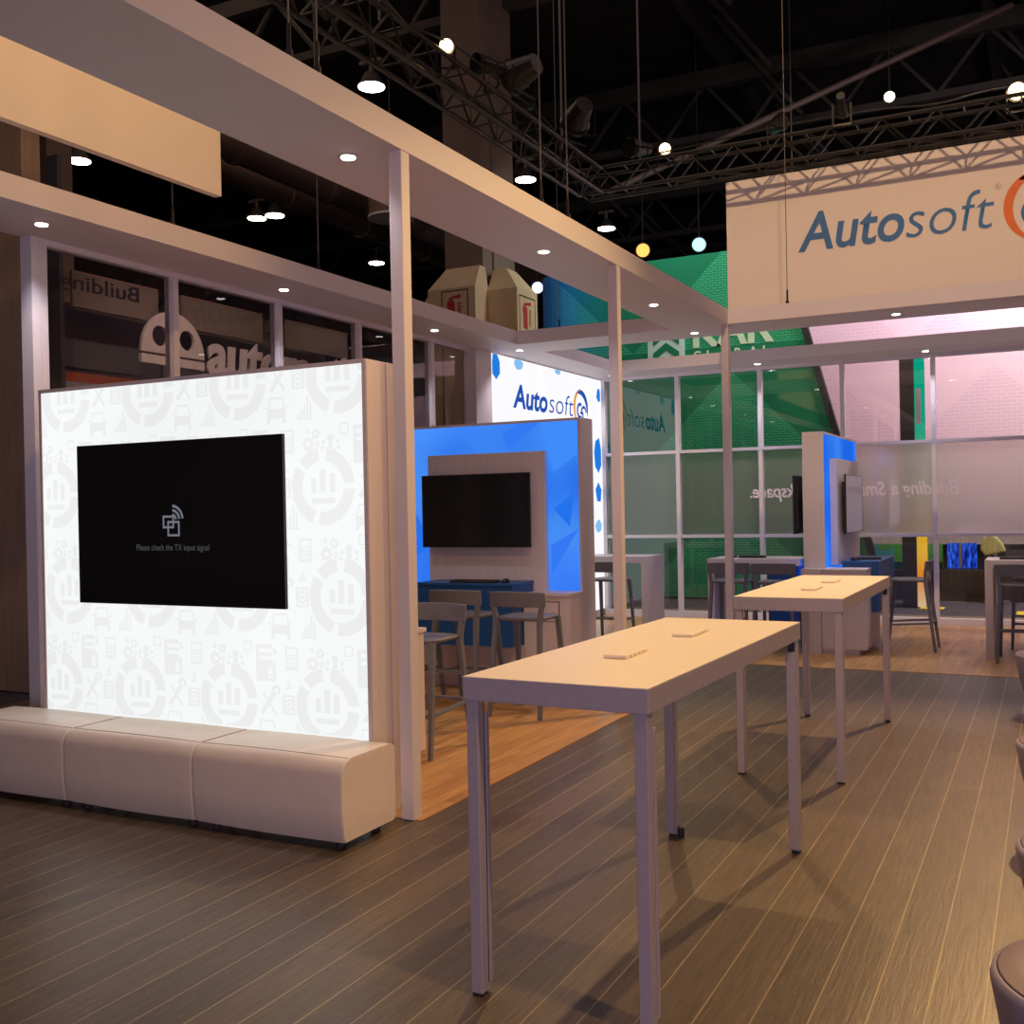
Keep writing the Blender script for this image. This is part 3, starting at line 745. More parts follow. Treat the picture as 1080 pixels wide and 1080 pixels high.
television('television', 'grey reflecting television on the right face of the end-on blue kiosk', 12.66, 1.565, 1.15, .66, '+x', -2.015, thick=.05, gap=.015)
television('television', 'black television seen edge-on at the left face of the end-on blue kiosk', 12.66, 1.565, 1.15, .66, '-x', -2.60, thick=.05, gap=.10)
t = thing('base_cabinet', 'white laminate base cabinet on the right side of the end-on kiosk', 'cabinet', (-1.93, 11.8, 0))
MB().box(-2.15, -1.705, 11.30, 11.665, .06, .87).build('body', M['lam'], t)
MB().box(-2.15, -1.705, 11.6651, 12.25, .06, .415).build('low_body', M['lam'], t)
MB().box(-2.15, -1.70, 11.29, 11.665, .8701, .89).build('worktop', M['lam'], t)
MB().box(-2.15, -1.78, 11.33, 12.2, .004, .06).build('plinth', M['lam'], t)
t = thing('base_cabinet', 'white laminate end panel cabinet in front of the end-on kiosk frame', 'cabinet', (-2.26, 11.42, 0))
MB().box(-2.36, -2.156, 11.30, 11.545, .004, .87).build('body', M['lam'], t)
MB().box(-2.36, -2.156, 11.30, 11.545, .8705, .89).build('worktop', M['lam'], t)
t = thing('desk_unit', 'blue laminate desk box on the right of the end-on kiosk', 'desk', (-1.85, 12.0, .4))
MB().box(-2.0, -1.63, 11.68, 12.9, .42, .935).build('body', M['blue'], t).location.z += 0
MB().box(-2.01, -1.62, 11.67, 12.9, .935, .955).build('worktop', M['blue'], t)
t = thing('desk_unit', 'blue laminate desk box on the left of the end-on kiosk behind bar stools', 'desk', (-2.6, 12.0, .3))
MB().box(-2.83, -2.50, 11.82, 12.9, .24, .885).build('body', M['blue'], t)
d = MB().box(-2.825, -2.505, 11.805, 11.819, .26, .86).build('door', M['blue'], t)
MB().box(-2.72, -2.64, 11.79, 11.8045, .815, .835).build('door_pull', M['chrome'], d)
mouse(-1.90, 11.80, .956, .6, 'black computer mouse on the blue desk of the end-on kiosk')
keyboard(-1.80, 12.05, .956, .35, 'black keyboard on the blue desk of the end-on kiosk', w=.28)

# ------------------------------------------------------------------ white bar counters
def counter(label, x0, x1, y0, y1, h, th=.075, right=True):
    t = thing('bar_counter', label, 'counter', ((x0 + x1) / 2, (y0 + y1) / 2, 0), 'white waterfall bar counters')
    MB().box(x0, x1, y0, y1, h - th, h).build('top', M['lam'], t)
    MB().box(x0, x0 + th, y0, y1, .004, h - th).build('end_panel', M['lam'], t)
    if right: MB().box(x1 - th, x1, y0, y1, .004, h - th).build('end_panel', M['lam'], t)
counter('white waterfall bar counter behind the second post', -5.55, -4.30, 11.95, 12.55, .98)
counter('white waterfall bar counter with two stools between the third post and the kiosk', -3.50, -2.46, 11.75, 12.40, .97, right=False)
counter('white waterfall bar counter at the right edge of the photo', -.60, 1.0, 11.52, 12.15, .98)
keyboard(-3.05, 12.02, .971, .1, 'black keyboard on the middle white counter', w=.30)
mouse(-3.25, 12.0, .971, .2, 'black computer mouse on the middle white counter')
keyboard(-.30, 11.75, .981, 0, 'dark keyboard on the right-hand white counter', w=.34)
# open laptop-like stand behind on right counter
t = thing('laptop', 'dark thin laptop standing open on the right-hand white counter', 'laptop', (-.15, 11.98, .981))
MB().box(-.42, .02, 11.86, 12.08, .981, .995).build('base', M['blackm'], t)
MB().box(-.42, .02, 12.081, 12.09, .981, 1.06).build('lid', M['slate'], t)

# ------------------------------------------------------------------ high tables
def table(label, cx, cy, w, l, rot, H=1.05):
    t = thing('high_table', label, 'table', (cx, cy, 0), 'long high tables', rot, local=True)
    MB().box(-w / 2, w / 2, -l / 2, l / 2, H - .003, H).build('laminate_surface', M['lamtop'], t, 'pale warm laminate surface')
    MB().box(-w / 2, w / 2, -l / 2, l / 2, H - .078, H - .0031).bevel(.002, 1).build('tabletop', M['alu'], t, 'grey edged slab')
    for sx in (-1, 1):
        for sy in (-1, 1):
            x = sx * (w / 2 - .028); y = sy * (l / 2 - .028)
            g = MB().box(x - .021, x + .021, y - .021, y + .021, .012, H - .0785).bevel(.002, 1).build('leg', M['alu'], t)
            MB().box(x - .018, x + .018, y - .018, y + .018, 0, .012).build('foot', M['alud'], g)
            yy = y - sy * .026; xx = x - sx * .0
            MB().box(x - .014, x + .014, min(yy, yy - sy * .010), max(yy, yy - sy * .010), .03, H - .0785).build('cable_gap', M['alud'], g, 'dark slot')
            yy -= sy * .0105
            MB().box(x - .019, x + .019, min(yy, yy - sy * .022), max(yy, yy - sy * .022), .03, H - .13).bevel(.002, 1).build('cable_cover', M['alu'], g)
    return t
table('long high table with pale warm top, nearer of the two', -1.378, 3.955, .645, 1.915, -.026)
table('long high table with pale warm top, farther of the two', -1.361, 7.09, .625, 1.915, -.003)
def power(x, y, z, label, rot):
    p = thing('power_socket_block', label, 'power socket', (x, y, z), 'flat white power blocks on the high tables', rot, local=True)
    MB().box(-.045, .045, -.115, .115, 0, .014).bevel(.004, 2).build('body', M['lamtop'], p)
    mb = MB()
    for k in range(4): mb.box(.0451, .0456, -.08 + .045 * k, -.07 + .045 * k, .005, .009)
    mb.build('port', M['alud'], p)
power(-1.40, 3.65, 1.0505, 'flat white power block on the nearer high table, closer to the camera', -.0)
power(-1.365, 4.32, 1.0505, 'flat white power block on the nearer high table, far half', -.0)
power(-1.34, 6.74, 1.0505, 'flat white power block on the farther high table, closer to the camera', 0)
power(-1.34, 7.38, 1.0505, 'flat white power block on the farther high table, far half', 0)
# latch at the foot of one leg
tag(center(MB().cyl((-1.607, 4.875, .0), (-1.607, 4.875, .05), .016, n=12).build('cable_clip', M['alud'])), 'small black clip at the foot of the near table far-left leg', 'clip')

# ------------------------------------------------------------------ bench modules
def bench(x0, x1, label, endcap=False):
    t = thing('bench_seat', label, 'bench', ((x0 + x1) / 2, 4.23, 0), 'cream leather bench modules')
    # cushion body: rounded front/top edge profile extruded along x
    y0, y1, z0, z1 = 4.005, 4.455, .045, .43
    prof = [(y0 + .025, z0), (y0 + .012, z0 + .02), (y0, z0 + .15)]
    r = .072
    for k in range(7):
        a = PI - (PI / 2) * k / 6
        prof.append((y0 + r + .002 + r * math.cos(a), z1 - r + r * math.sin(a)))
    for k in range(4):
        a = PI / 2 - (PI / 2) * k / 3
        prof.append((y1 - .03 + .03 * math.cos(a), z1 - .03 + .03 * math.sin(a)))
    prof.append((y1, z0 + .02)); prof.append((y1 - .02, z0))
    mb = MB(); rings = []
    n = 16
    stations = [(0, .985), (.004, .995), (.015, 1.0)] + [(k / 12, 1.0) for k in range(1, 12)] + [(.985, 1.0), (.996, .995), (1, .985)]
    cyc, czc = (y0 + y1) / 2, (z0 + z1) / 2
    for s, f in stations:
        x = x0 + .002 + (x1 - x0 - .004) * s
        sag = .004 * math.sin(PI * s)
        rings.append([mb.b.verts.new((x, cyc + (y - cyc) * f, czc + (z - czc) * f + (sag if z > .4 else (-.006 * math.sin(PI * s) if z < .07 else 0)))) for y, z in prof])
    for a, b in zip(rings, rings[1:]):
        m_ = len(prof)
        for i in range(m_): mb.b.faces.new((a[i], a[(i + 1) % m_], b[(i + 1) % m_], b[i]))
    mb.b.faces.new(rings[0][::-1]); mb.b.faces.new(rings[-1])
    up = mb.build('upholstery', M['leather'], t, smooth=True); up.modifiers.new('edge', 'EDGE_SPLIT').split_angle = math.radians(38)
    mb = MB(); W_ = x1 - x0 - .004
    for k in range(12):
        a, b = k / 12, (k + 1) / 12
        mb.cyl((x0 + .002 + W_ * max(a, .012), y0 + .076, z1 + .004 * math.sin(PI * a)), (x0 + .002 + W_ * min(b, .988), y0 + .076, z1 + .004 * math.sin(PI * b)), .0024, n=6)
    mb.build('front_seam', M['stitch'], t)
    if True:
        mb = MB(); mb.cyl((x1 - .006, y0 + .08, z1), (x1 - .006, y1 - .03, z1 - .001), .0022, n=6); mb.build('side_seam', M['stitch'], t)
    for xx in (x0 + .08, x1 - .08):
        for yy in (y0 + .09, y1 - .07):
            MB().cyl((xx, yy, .0), (xx, yy, .052), .025, n=12).build('foot', M['alud'], t)
bench(-3.885, -2.955, 'cream leather bench module at the right end, nearest the front post', True)
bench(-4.815, -3.885, 'cream leather bench module, middle of the three')
bench(-5.745, -4.815, 'cream leather bench module at the left end, cut by the photo edge')

# ------------------------------------------------------------------ bar stools
def make_stool():
    t = thing('bar_stool', 'grey plastic bar stool', 'bar stool', (0, 0, 0), 'grey moulded bar stools', 0, local=True)
    H = .755
    # seat: rounded square, slightly dished
    mb = MB(); n = 28; R = []
    def sq(k, rx, ry, e=4.5):
        a = 2 * PI * k / n; c, s_ = math.cos(a), math.sin(a)
        return (rx * math.copysign(abs(c) ** (2 / e), c), ry * math.copysign(abs(s_) ** (2 / e), s_))
    for f, z in ((.94, H - .028), (1.0, H - .018), (1.0, H - .004), (.96, H), (.5, H - .007), (.02, H - .010)):
        R.append([mb.b.verts.new((sq(k, .205 * f, .20 * f)[0], sq(k, .205 * f, .20 * f)[1], z)) for k in range(n)])
    for a, b in zip(R, R[1:]):
        for i in range(n): mb.b.faces.new((a[i], a[(i + 1) % n], b[(i + 1) % n], b[i]))
    mb.b.faces.new(R[0][::-1]); mb.b.faces.new(R[-1])
    mb.build('seat', M['stool'], t, smooth=True)
    # backrest: bowed band
    mb = MB(); K = 12; G = []
    for i in range(K + 1):
        u = -1 + 2 * i / K; x = .235 * u; y = -.175 - .045 * (1 - u * u)
        zt = .955 - .006 * u * u; zb = .835 + .0 * u; th = .020
        G.append([mb.b.verts.new(p) for p in ((x, y - th / 2 - .012, zt), (x, y + th / 2 - .012, zt), (x, y + th / 2, zb), (x, y - th / 2, zb))])
    for a, b in zip(G, G[1:]):
        for i in range(4): mb.b.faces.new((a[i], a[(i + 1) % 4], b[(i + 1) % 4], b[i]))
    mb.b.faces.new(G[0][::-1]); mb.b.faces.new(G[-1]); mb.bevel(.004, 1)
    mb.build('backrest', M['stool'], t)
    for s in (-1, 1):
        mb = MB(); mb.bar((s * .215, -.265, 0), (s * .185, -.175, H - .02), .026, .028, .036, .040)
        mb.bar((s * .185, -.175, H - .05), (s * .208, -.180, .86), .036, .036, .034, .030)
        mb.build('leg', M['stool'], t)
        mb = MB(); mb.bar((s * .205, .255, 0), (s * .18, .165, H - .02), .026, .028, .038, .036); mb.build('leg', M['stool'], t)
    z = .27; k = z / H
    yb, yf, xb, xf = -.265 + .08 * k, .255 - .09 * k, .215 - .03 * k, .205 - .025 * k
    MB().bar((-xf, yf, z), (xf, yf, z), .022, .030).build('footrest', M['stool'], t)
    MB().bar((-xb, yb, z + .04), (xb, yb, z + .04), .020, .026).build('stretcher', M['stool'], t)
    for s in (-1, 1): MB().bar((s * xb, yb, z + .03), (s * xf, yf, z), .020, .026).build('stretcher', M['stool'], t)
    return t
stool0 = make_stool()
STOOLS = [(-3.64, 7.38, 0, 'grey bar stool facing the blue wall, right of the pair'),
          (-4.21, 7.42, 0, 'grey bar stool facing the blue wall, left of the full pair'),
          (-4.78, 7.40, 0, 'grey bar stool facing the blue wall, mostly hidden beside the tall front post'),
          (-3.73, 5.97, PI, 'grey bar stool facing the camera beside the tall front post, nearest of all stools'),
          (-5.08, 11.40, .1, 'grey bar stool at the white counter just left of the second post'),
          (-4.56, 11.40, 0, 'grey bar stool at the white counter, mostly hidden behind the second post'),
          (-3.12, 11.42, 0, 'grey bar stool at the middle white counter, half behind the third post'),
          (-2.62, 11.35, 0, 'grey bar stool with blue-lit edge at the middle counter beside the end-on kiosk'),
          (-1.36, 12.0, PI / 2, 'grey bar stool in profile facing the end-on kiosk from the right'),
          (-.27, 11.45, 0, 'grey bar stool tucked under the right-hand white counter, its back to the camera'),
          (-.18, 12.50, PI, 'grey bar stool on the far side of the right-hand white counter')]
for i, (x, y, r, lb) in enumerate(STOOLS):
    s = stool0 if i == 0 else copy_tree(stool0)
    s.location = (x, y, .004); s.rotation_euler = (0, 0, r); s['label'] = lb

# ------------------------------------------------------------------ round poufs at the right edge
def pouf(x, y, R, label):
    t = thing('round_stool', label, 'stool', (x, y, 0), 'round mauve stools along the right edge')
    MB().lathe([(R * .70, .03), (R * .78, .12), (R * .93, .30), (R * 1.0, .425), (R * .985, .440), (R * .955, .446)], (x, y), 48).build('body', M['pouf_side'], t, smooth=True)
    MB().lathe([(R * .95, .4462), (R * .93, .450), (R * .6, .452), (.01, .453)], (x, y), 48).build('seat_pad', M['pouf_top'], t, smooth=True)
    MB().lathe([(R * .66, 0.0), (R * .66, .0295)], (x, y), 32).build('base', M['alud'], t)
pouf(.155, 2.88, .31, 'round mauve-topped stool at the bottom right corner, largest in view')
pouf(.165, 3.93, .29, 'round mauve-topped stool at the right edge, second from the camera')
pouf(.12, 5.58, .29, 'round mauve-topped stool at the right edge, third from the camera')
pouf(.03, 8.72, .29, 'round mauve-topped stool at the right edge, farthest one, beside the wood floor')

# ------------------------------------------------------------------ hanging signs
t = thing('hanging_sign', 'wide white hanging banner sign with blue and orange company lettering above the crossing beam', 'sign', (-.5, 12.0, 3.8))
MB().box(-3.275, 4.0, 12.0, 12.05, 3.80, 5.28).build('banner', M['sign'], t)
FS = 11.994
def hs(u, v, w): return (u, FS - w, v)
put('lettering', fit_text(text_mesh('Auto', .60, bold=.009, shear=.18), lambda u, v, w: (-2.47 + u, FS, 4.385 + v), 1.12), M['letter'], t, 'bold slate-blue letters')
put('lettering', fit_text(text_mesh('soft', .60, bold=-.006, shear=.18), lambda u, v, w: (-1.335 + u, FS, 4.385 + v), .86), M['letter'], t, 'thin slate-blue letters')
mb = MB(); i_, o_ = arc(-.435, 4.80, .026, .030, 0, 360, 20, taper=False); mb.strip(i_, o_, hs); mb.build('registered_mark', M['greyprint'], t)
put('registered_letter', fit_text(text_mesh('R', .045), lambda u, v, w: (-.449 + u, FS, 4.784 + v), .026), M['greyprint'], t)
logo(t, hs, -.02, 4.56, .36, M['letter'], M['orange'], M['orangey'])

for x in (.4, 2.5): MB().cyl((x, 12.025, 5.28), (x, 12.025, 12.6), .006, n=6).build('hanging_wire', M['wire'], t)
t = thing('hanging_sign', 'plain white hanging banner glowing orange, cut off at the top left corner', 'sign', (-5.2, 4.0, 3.8))
MB().box(-5.26, -5.2, .0, 5.77, 3.84, 4.9).build('banner', M['sign'], t)
for y in (.6, 3.2, 5.4): MB().cyl((-5.23, y, 4.9), (-5.23, y, 12.6), .006, n=6).build('hanging_wire', M['wire'], t)

# ------------------------------------------------------------------ truss
def truss(label, p, q, s=.30):
    p = Vector(p); q = Vector(q); L_ = (q - p).length; d = (q - p).normalized(); n = Vector((-d.y, d.x, 0))
    t = thing('lighting_truss', label, 'truss', tuple(p), 'black box trusses above the booth')
    mb = MB()
    for a in (0, 1):
        for b in (0, 1): mb.cyl(p + n * (s * a) + Vector((0, 0, s * b)), q + n * (s * a) + Vector((0, 0, s * b)), .024, n=8)
    mb.build('chord', M['truss'], t)
    mb = MB(); k = int(L_ / .5)
    for i in range(k):
        a = p + d * (i * L_ / k); b = p + d * ((i + 1) * L_ / k); up = Vector((0, 0, s))
        for o_ in (Vector(), n * s):
            mb.cyl(a + o_, (a + b) / 2 + o_ + up, .011, n=6); mb.cyl((a + b) / 2 + o_ + up, b + o_, .011, n=6)
        mb.cyl(a, b + n * s, .011, n=6); mb.cyl(a + up, a + up + n * s, .011, n=6); mb.cyl(a, a + n * s, .011, n=6)
    mb.build('lacing', M['truss'], t)
    for f_ in ((.28, .62, .93) if abs(n.x) > .5 else (.07, .62, .93)):
        a = p + (q - p) * f_ + n * (s / 2) + Vector((0, 0, s))
        MB().cyl(a, (a.x, a.y, 12.6), .012, n=6).build('hoist_chain', M['wire'], t)
truss('black box truss with stage lamps running back above the left of the booth', (-4.60, 0, 5.24), (-4.60, 11.49, 5.24), .28)
truss('black box truss along the top of the right hanging sign', (-4.88, 11.52, 5.26), (5.0, 11.52, 5.26), .28)

def parcan(x, y, z, aim, label, em, r=.10, body='blackm'):
    t = thing('stage_lamp', label, 'stage light', (x, y, z), 'stage lamps on the trusses')
    p = Vector((x, y, z)); d = (Vector(aim) - p).normalized()
    mb = MB(); mb.cyl(p - d * .30, p - d * .02, r * .62, r, n=20, caps=True); mb.cyl(p - d * .03, p + d * .03, r * 1.08, r * 1.08, n=20, caps=False)
    mb.build('can', M['truss'], t)
    if em: MB().cyl(p - d * .019, p - d * .010, r * .97, r * .97, n=20).build('lens', M[em], t)
    mb = MB(); side = d.cross(Vector((0, 0, 1))).normalized()
    mb.bar(p - d * .15 + side * (r + .02), p - d * .15 + side * (r + .02) + Vector((0, 0, -.22)), .02, .008); mb.bar(p - d * .15 - side * (r + .02), p - d * .15 - side * (r + .02) + Vector((0, 0, -.22)), .02, .008)
    mb.bar(p - d * .15 - side * (r + .02) + Vector((0, 0, -.22)), p - d * .15 + side * (r + .02) + Vector((0, 0, -.22)), .02, .008)
    mb.build('yoke', M['truss'], t)
cam = (0, 0, 1.6)
parcan(-4.74, 9.75, 5.78, (-4.0, 7.0, 5.3), 'unlit black stage lamp on the left truss in front of the brown column', None, .11)
parcan(-4.70, 8.7, 5.74, (-6.0, 6.0, 5.6), 'small unlit black stage lamp on the left truss next to the lit one', None, .09)
parcan(-4.3, 11.66, 5.76, (-6, 8, 5.2), 'unlit black stage lamp at the corner of the two trusses', None, .11)
parcan(-2.55, 11.64, 5.74, (-1.0, 9, 5.6), 'unlit black stage lamp on the sign truss near its left end', None, .09)
def cable(pts, label):
    cu = bpy.data.curves.new('cable', 'CURVE'); cu.dimensions = '3D'; cu.bevel_depth = .010; cu.bevel_resolution = 1
    sp = cu.splines.new('NURBS'); sp.points.add(len(pts) - 1); sp.use_endpoint_u = True; sp.order_u = 3
    for p_, q_ in zip(sp.points, pts): p_.co = (*q_, 1)
    ob = bpy.data.objects.new('cable', cu); C.objects.link(ob)
    me_ = bpy.data.meshes.new_from_object(ob.evaluated_get(bpy.context.evaluated_depsgraph_get())); bpy.data.objects.remove(ob); bpy.data.curves.remove(cu)
    me_.materials.clear(); me_.materials.append(M['truss'])
    o = bpy.data.objects.new('power_cable', me_); C.objects.link(o); tag(center(o), label, 'cable', 'black cables lying on the trusses')
rc = random.Random(3)
cable([(-4.66 + rc.uniform(-.08, .08), 2 + .45 * k, 5.60 + rc.uniform(-.02, .10)) for k in range(21)], 'black power cable lying along the left truss')
cable([(-4.0 + .5 * k, 11.62 + rc.uniform(-.06, .06), 5.62 + rc.uniform(-.02, .08)) for k in range(16)], 'black power cable lying along the sign truss, upper strand')
cable([(-3.6 + .5 * k, 11.74 + rc.uniform(-.03, .03), 5.60 + rc.uniform(-.01, .04)) for k in range(15)], 'black power cable lying along the sign truss, lower strand')
t = thing('round_hanging_sign', 'brownish round hanging sign partly hidden behind the tall front post', 'sign', (-13.15, 20.1, 8.2))
MB().cyl((-13.15, 20.1, 8.2), (-13.15, 20.1, 9.0), .50, n=40).build('drum', M['conc'], t)
MB().cyl((-13.15, 20.1, 9.0), (-13.15, 20.1, 12.6), .01, n=6).build('hanging_wire', M['wire'], t)
MB().cyl((-13.15, 20.1, 8.15), (-13.15, 20.1, 8.199), .53, n=40).build('rim', M['sign'], t)
parcan(-4.60, 7.95, 5.60, (-1.5, 3.5, 2.2), 'lit warm stage lamp on the left truss near the brown column', 'e_warm', .06)
parcan(-3.87, 11.62, 5.66, (-1.9, 4.5, 1.8), 'lit warm stage lamp where the two trusses meet', 'e_warm', .065)
parcan(-.24, 11.66, 5.62, (-.9, 4.0, 1.6), 'bright warm stage lamp at the right photo edge above the sign', 'e_warm', .085)
parcan(-4.55, 9.1, 5.72, (-7, 9.5, 5.2), 'large unlit black stage lamp on the left truss', None, .16)
parcan(-4.50, 10.5, 5.72, (-6, 12, 5.0), 'unlit black stage lamp with chrome rim on the left truss', None, .15)
parcan(-1.9, 11.62, 5.72, (-2.2, 15, 5.0), 'small unlit stage lamp standing on the sign truss', None, .07)
# beacon lights hung far back
for (x, y, z, m_, r, lb) in ((-11.23, 22.6, 7.0, 'e_bl2', .10, 'small bluish hall lamp above the fire extinguisher casing, left of two'), (-11.2, 23.6, 7.0, 'e_bl2', .14, 'small bluish hall lamp above the fire extinguisher casing, right of two'),
                             (-7.64, 21.35, 7.0, 'e_org2', .14, 'small orange stage lamp glowing above the green banner'), (-6.46, 21.5, 7.0, 'e_cyan', .14, 'small cyan stage lamp glowing above the green banner'),
                             (-2.53, 20.55, 9.0, 'e_bay2', .09, 'tiny yellow hall lamp glowing above the sign truss')):
    t = thing('hall_lamp', lb, 'stage light', (x, y, z), 'small coloured lamps far back in the hall')
    dd = (Vector(cam) - Vector((x, y, z))).normalized(); P_ = Vector((x, y, z))
    MB().cyl(P_, P_ + dd * .02, r, n=16).build('lens', M[m_], t)
    MB().cyl(P_ - dd * .3, P_ - dd * .3 + Vector((0, 0, 12.6 - z)), .01, n=6).build('drop_rod', M['dark'], t)
    MB().cyl(P_ - dd * .4, P_ - dd * .001, r * .7, r * 1.2, n=16).build('can', M['blackm'], t)
# highbay lamps
for (x, y, m_, lb) in ((-10.5, 15.5, 'e_bay', 'bright round hall lamp just above the front beam, left of the brown column'), (-10.5, 21.6, 'e_bay', 'bright round hall lamp above the front beam, right of the brown column'),
                       (-10.5, 26.5, 'e_bay', 'small bright round hall lamp above the front beam near the third post'), (-18.0, 15.7, 'e_bay', 'bright round hall lamp below the orange hanging sign at left'),
                       (-17.75, 20.97, 'e_bay2', 'yellowish round hall lamp, left one of a close pair'), (-17.2, 21.0, 'e_bay2', 'yellowish round hall lamp, right one of a close pair'), (-17.95, 26.58, 'e_bay', 'round hall lamp left of the tall front post')):
    t = thing('highbay_lamp', lb, 'ceiling light', (x, y, 9.0), 'round hall lamps under the roof')
    r = .23
    MB().cyl((x, y, 9.0), (x, y, 9.02), r, n=28).build('lens', M['e_bay' if m_ == 'e_bay' else 'e_bay2'], t)
    MB().cyl((x, y, 9.021), (x, y, 9.25), r * 1.04, r * .5, n=28).build('shade', M['dark'], t)
    MB().box(x - .22, x + .22, y - .05, y + .05, 9.42, 9.48).cyl((x, y, 9.25), (x, y, 9.42), .04, n=8).build('bracket', M['conc'], t)
    MB().cyl((x, y, 9.48), (x, y, 12.6), .012, n=6).build('drop_rod', M['dark'], t)

# suspension wires
for x, y, z, lb in ((-2.95, 3.72, ZT, 'thin vertical steel wire holding the front beam, leftmost'), (-2.95, 3.92, ZT, 'thin vertical steel wire holding the front beam, second from left'),
                    (-2.96, 6.32, ZT, 'thin vertical wire holding the front beam, left of the close pair'), (-2.96, 6.75, ZT, 'thin vertical wire holding the front beam, right of the close pair'),
                    (-2.34, 10.80, ZT, 'thin wire with a hook in front of the white hanging sign'), (-5.40, 7.14, ZT, 'thin wire holding the left beam'), (-5.40, 5.5, ZT, 'thin wire under the orange hanging sign'),
                    (-5.0, 11.1, ZT, 'thin wire with a hook over the crossing beam, in front of the blue banner')):
    t = thing('suspension_wire', lb, 'wire', (x, y, z), 'suspension wires of the canopy')
    MB().cyl((x, y, z + .09), (x, y, 12.5), .0045, n=6).build('wire', M['wire'], t)
    MB().cyl((x, y, z + .03), (x, y, z + .15), .010, n=8).cyl((x, y, z), (x, y, z + .035), .018, n=10).build('hook', M['blackm'], t)

# ------------------------------------------------------------------ brown column with plywood casing
t = thing('concrete_column', 'tall square brown hall column rising behind the left beam', 'column', (-8.45, 15.6, 0))
MB().box(-8.80, -8.10, 15.03, 16.17, 0, 12.6).build('shaft', M['conc'], t)
MB().box(-8.0995, -8.06, 15.35, 15.6, 5.5, 12.6).build('conduit_cover', M['conc'], t)
t = thing('column_casing', 'tan plywood column casing with red fire extinguisher signs above the left beam', 'casing', (-8.2, 14.8, 0))
def casing(x0, x1, y0, y1, ze, zt, l, r_, f_, b_=0):
    mb = MB(); V = mb.b.verts.new
    lo = [V(p) for p in ((x0, y0, 0), (x1, y0, 0), (x1, y1, 0), (x0, y1, 0))]
    mi = [V(p) for p in ((x0, y0, ze), (x1, y0, ze), (x1, y1, ze), (x0, y1, ze))]
    hi = [V(p) for p in ((x0 + l, y0 + f_, zt), (x1 - r_, y0 + f_, zt), (x1 - r_, y1 - b_, zt), (x0 + l, y1 - b_, zt))]
    mb.b.faces.new(lo[::-1]); mb.b.faces.new(hi)
    for A, B in ((lo, mi), (mi, hi)):
        for i in range(4): mb.b.faces.new((A[i], A[(i + 1) % 4], B[(i + 1) % 4], B[i]))
    return mb
casing(-8.87, -8.005, 14.58, 15.02, 5.10, 5.47, .2, .05, .26).build('front_box', M['ply'], t)
casing(-9.25, -8.81, 15.10, 16.1, 5.05, 5.50, .3, 0, .1).build('side_box', M['ply'], t)
casing(-8.0, -7.47, 14.98, 15.72, 5.08, 5.46, .0, .30, .24, .15).build('side_box', M['ply'], t)
def exting(parent, fn, w, z1):
    """fn(u, d, z): u along the face, d distance in front of it"""
    def q(mb, u0, u1, a, b, d): mb.poly([(u0, a), (u1, a), (u1, b), (u0, b)], lambda u, v, w_: fn(u, d, v))
    f = MB(); q(f, 0, .018, 0.02, z1, .004); q(f, w - .018, w, .02, z1, .004); q(f, .018, w - .018, z1 - .018, z1, .004)
    f.build('panel_line', M['blackm'], parent)
    mb = MB()
    mb.poly([(.24 * w, z1 - .52), (.50 * w, z1 - .52), (.50 * w, z1 - .20), (.44 * w, z1 - .16), (.30 * w, z1 - .16), (.24 * w, z1 - .20)], lambda u, v, w_: fn(u, .004, v))
    mb.poly([(.33 * w, z1 - .16), (.41 * w, z1 - .16), (.43 * w, z1 - .135), (.72 * w, z1 - .13), (.72 * w, z1 - .07), (.43 * w, z1 - .10), (.30 * w, z1 - .115), (.22 * w, z1 - .18), (.20 * w, z1 - .26), (.23 * w, z1 - .26), (.25 * w, z1 - .18), (.31 * w, z1 - .14)], lambda u, v, w_: fn(u, .0045, v))
    mb.build('extinguisher_print', M['red'], parent)
    put('lettering', fit_text(text_mesh('SAND', .10, bold=.003), lambda u, v, w_: fn(.60 * w + v, .0045, z1 - .20 - u), .27), M['red'], parent)
exting(t, lambda u, d, z: (-8.62 + u, 14.58 - d, z), .49, 5.06)
exting(t, lambda u, d, z: (-7.47 + d, 15.05 + u, z), .58, 4.98)
# dark brown neighbour wall at the left edge
tag(center(MB().box(-12.5, -8.25, 6.55, 6.75, 0, 6.5).build('drape_wall', M['brownwall'])), 'brown draped partition at the left photo edge', 'partition')
tag(center(MB().box(-15.0, -14.5, 12.0, 12.5, 0, 12.6).build('concrete_column', M['conc'])), 'grey-brown hall column far behind the left beam', 'column')
tag(center(MB().box(-16.2, -15.75, 12.0, 12.5, 0, 12.6).build('concrete_column', M['conc'])), 'hall column at the far left beside the photo edge', 'column')
tag(center(MB().box(-10.9, -10.7, 9.0, 9.06, 0, 6.0).build('grey_strip_panel', M['slate'])), 'narrow grey upright panel between the drape and the side glazing', 'panel')

# ------------------------------------------------------------------ neighbouring stand seen through the left glass
t = thing('hanging_sign', 'pale cut-out sign with a domed owl-like emblem and lower-case lettering behind the side glass', 'sign', (-12, 13, 3.4))
def oz(u, v, w): return (-12 + w, u, v)
mb = MB(); cy_, cz_, R = 12.14, 4.03, .655
hy = .28; hr = .155
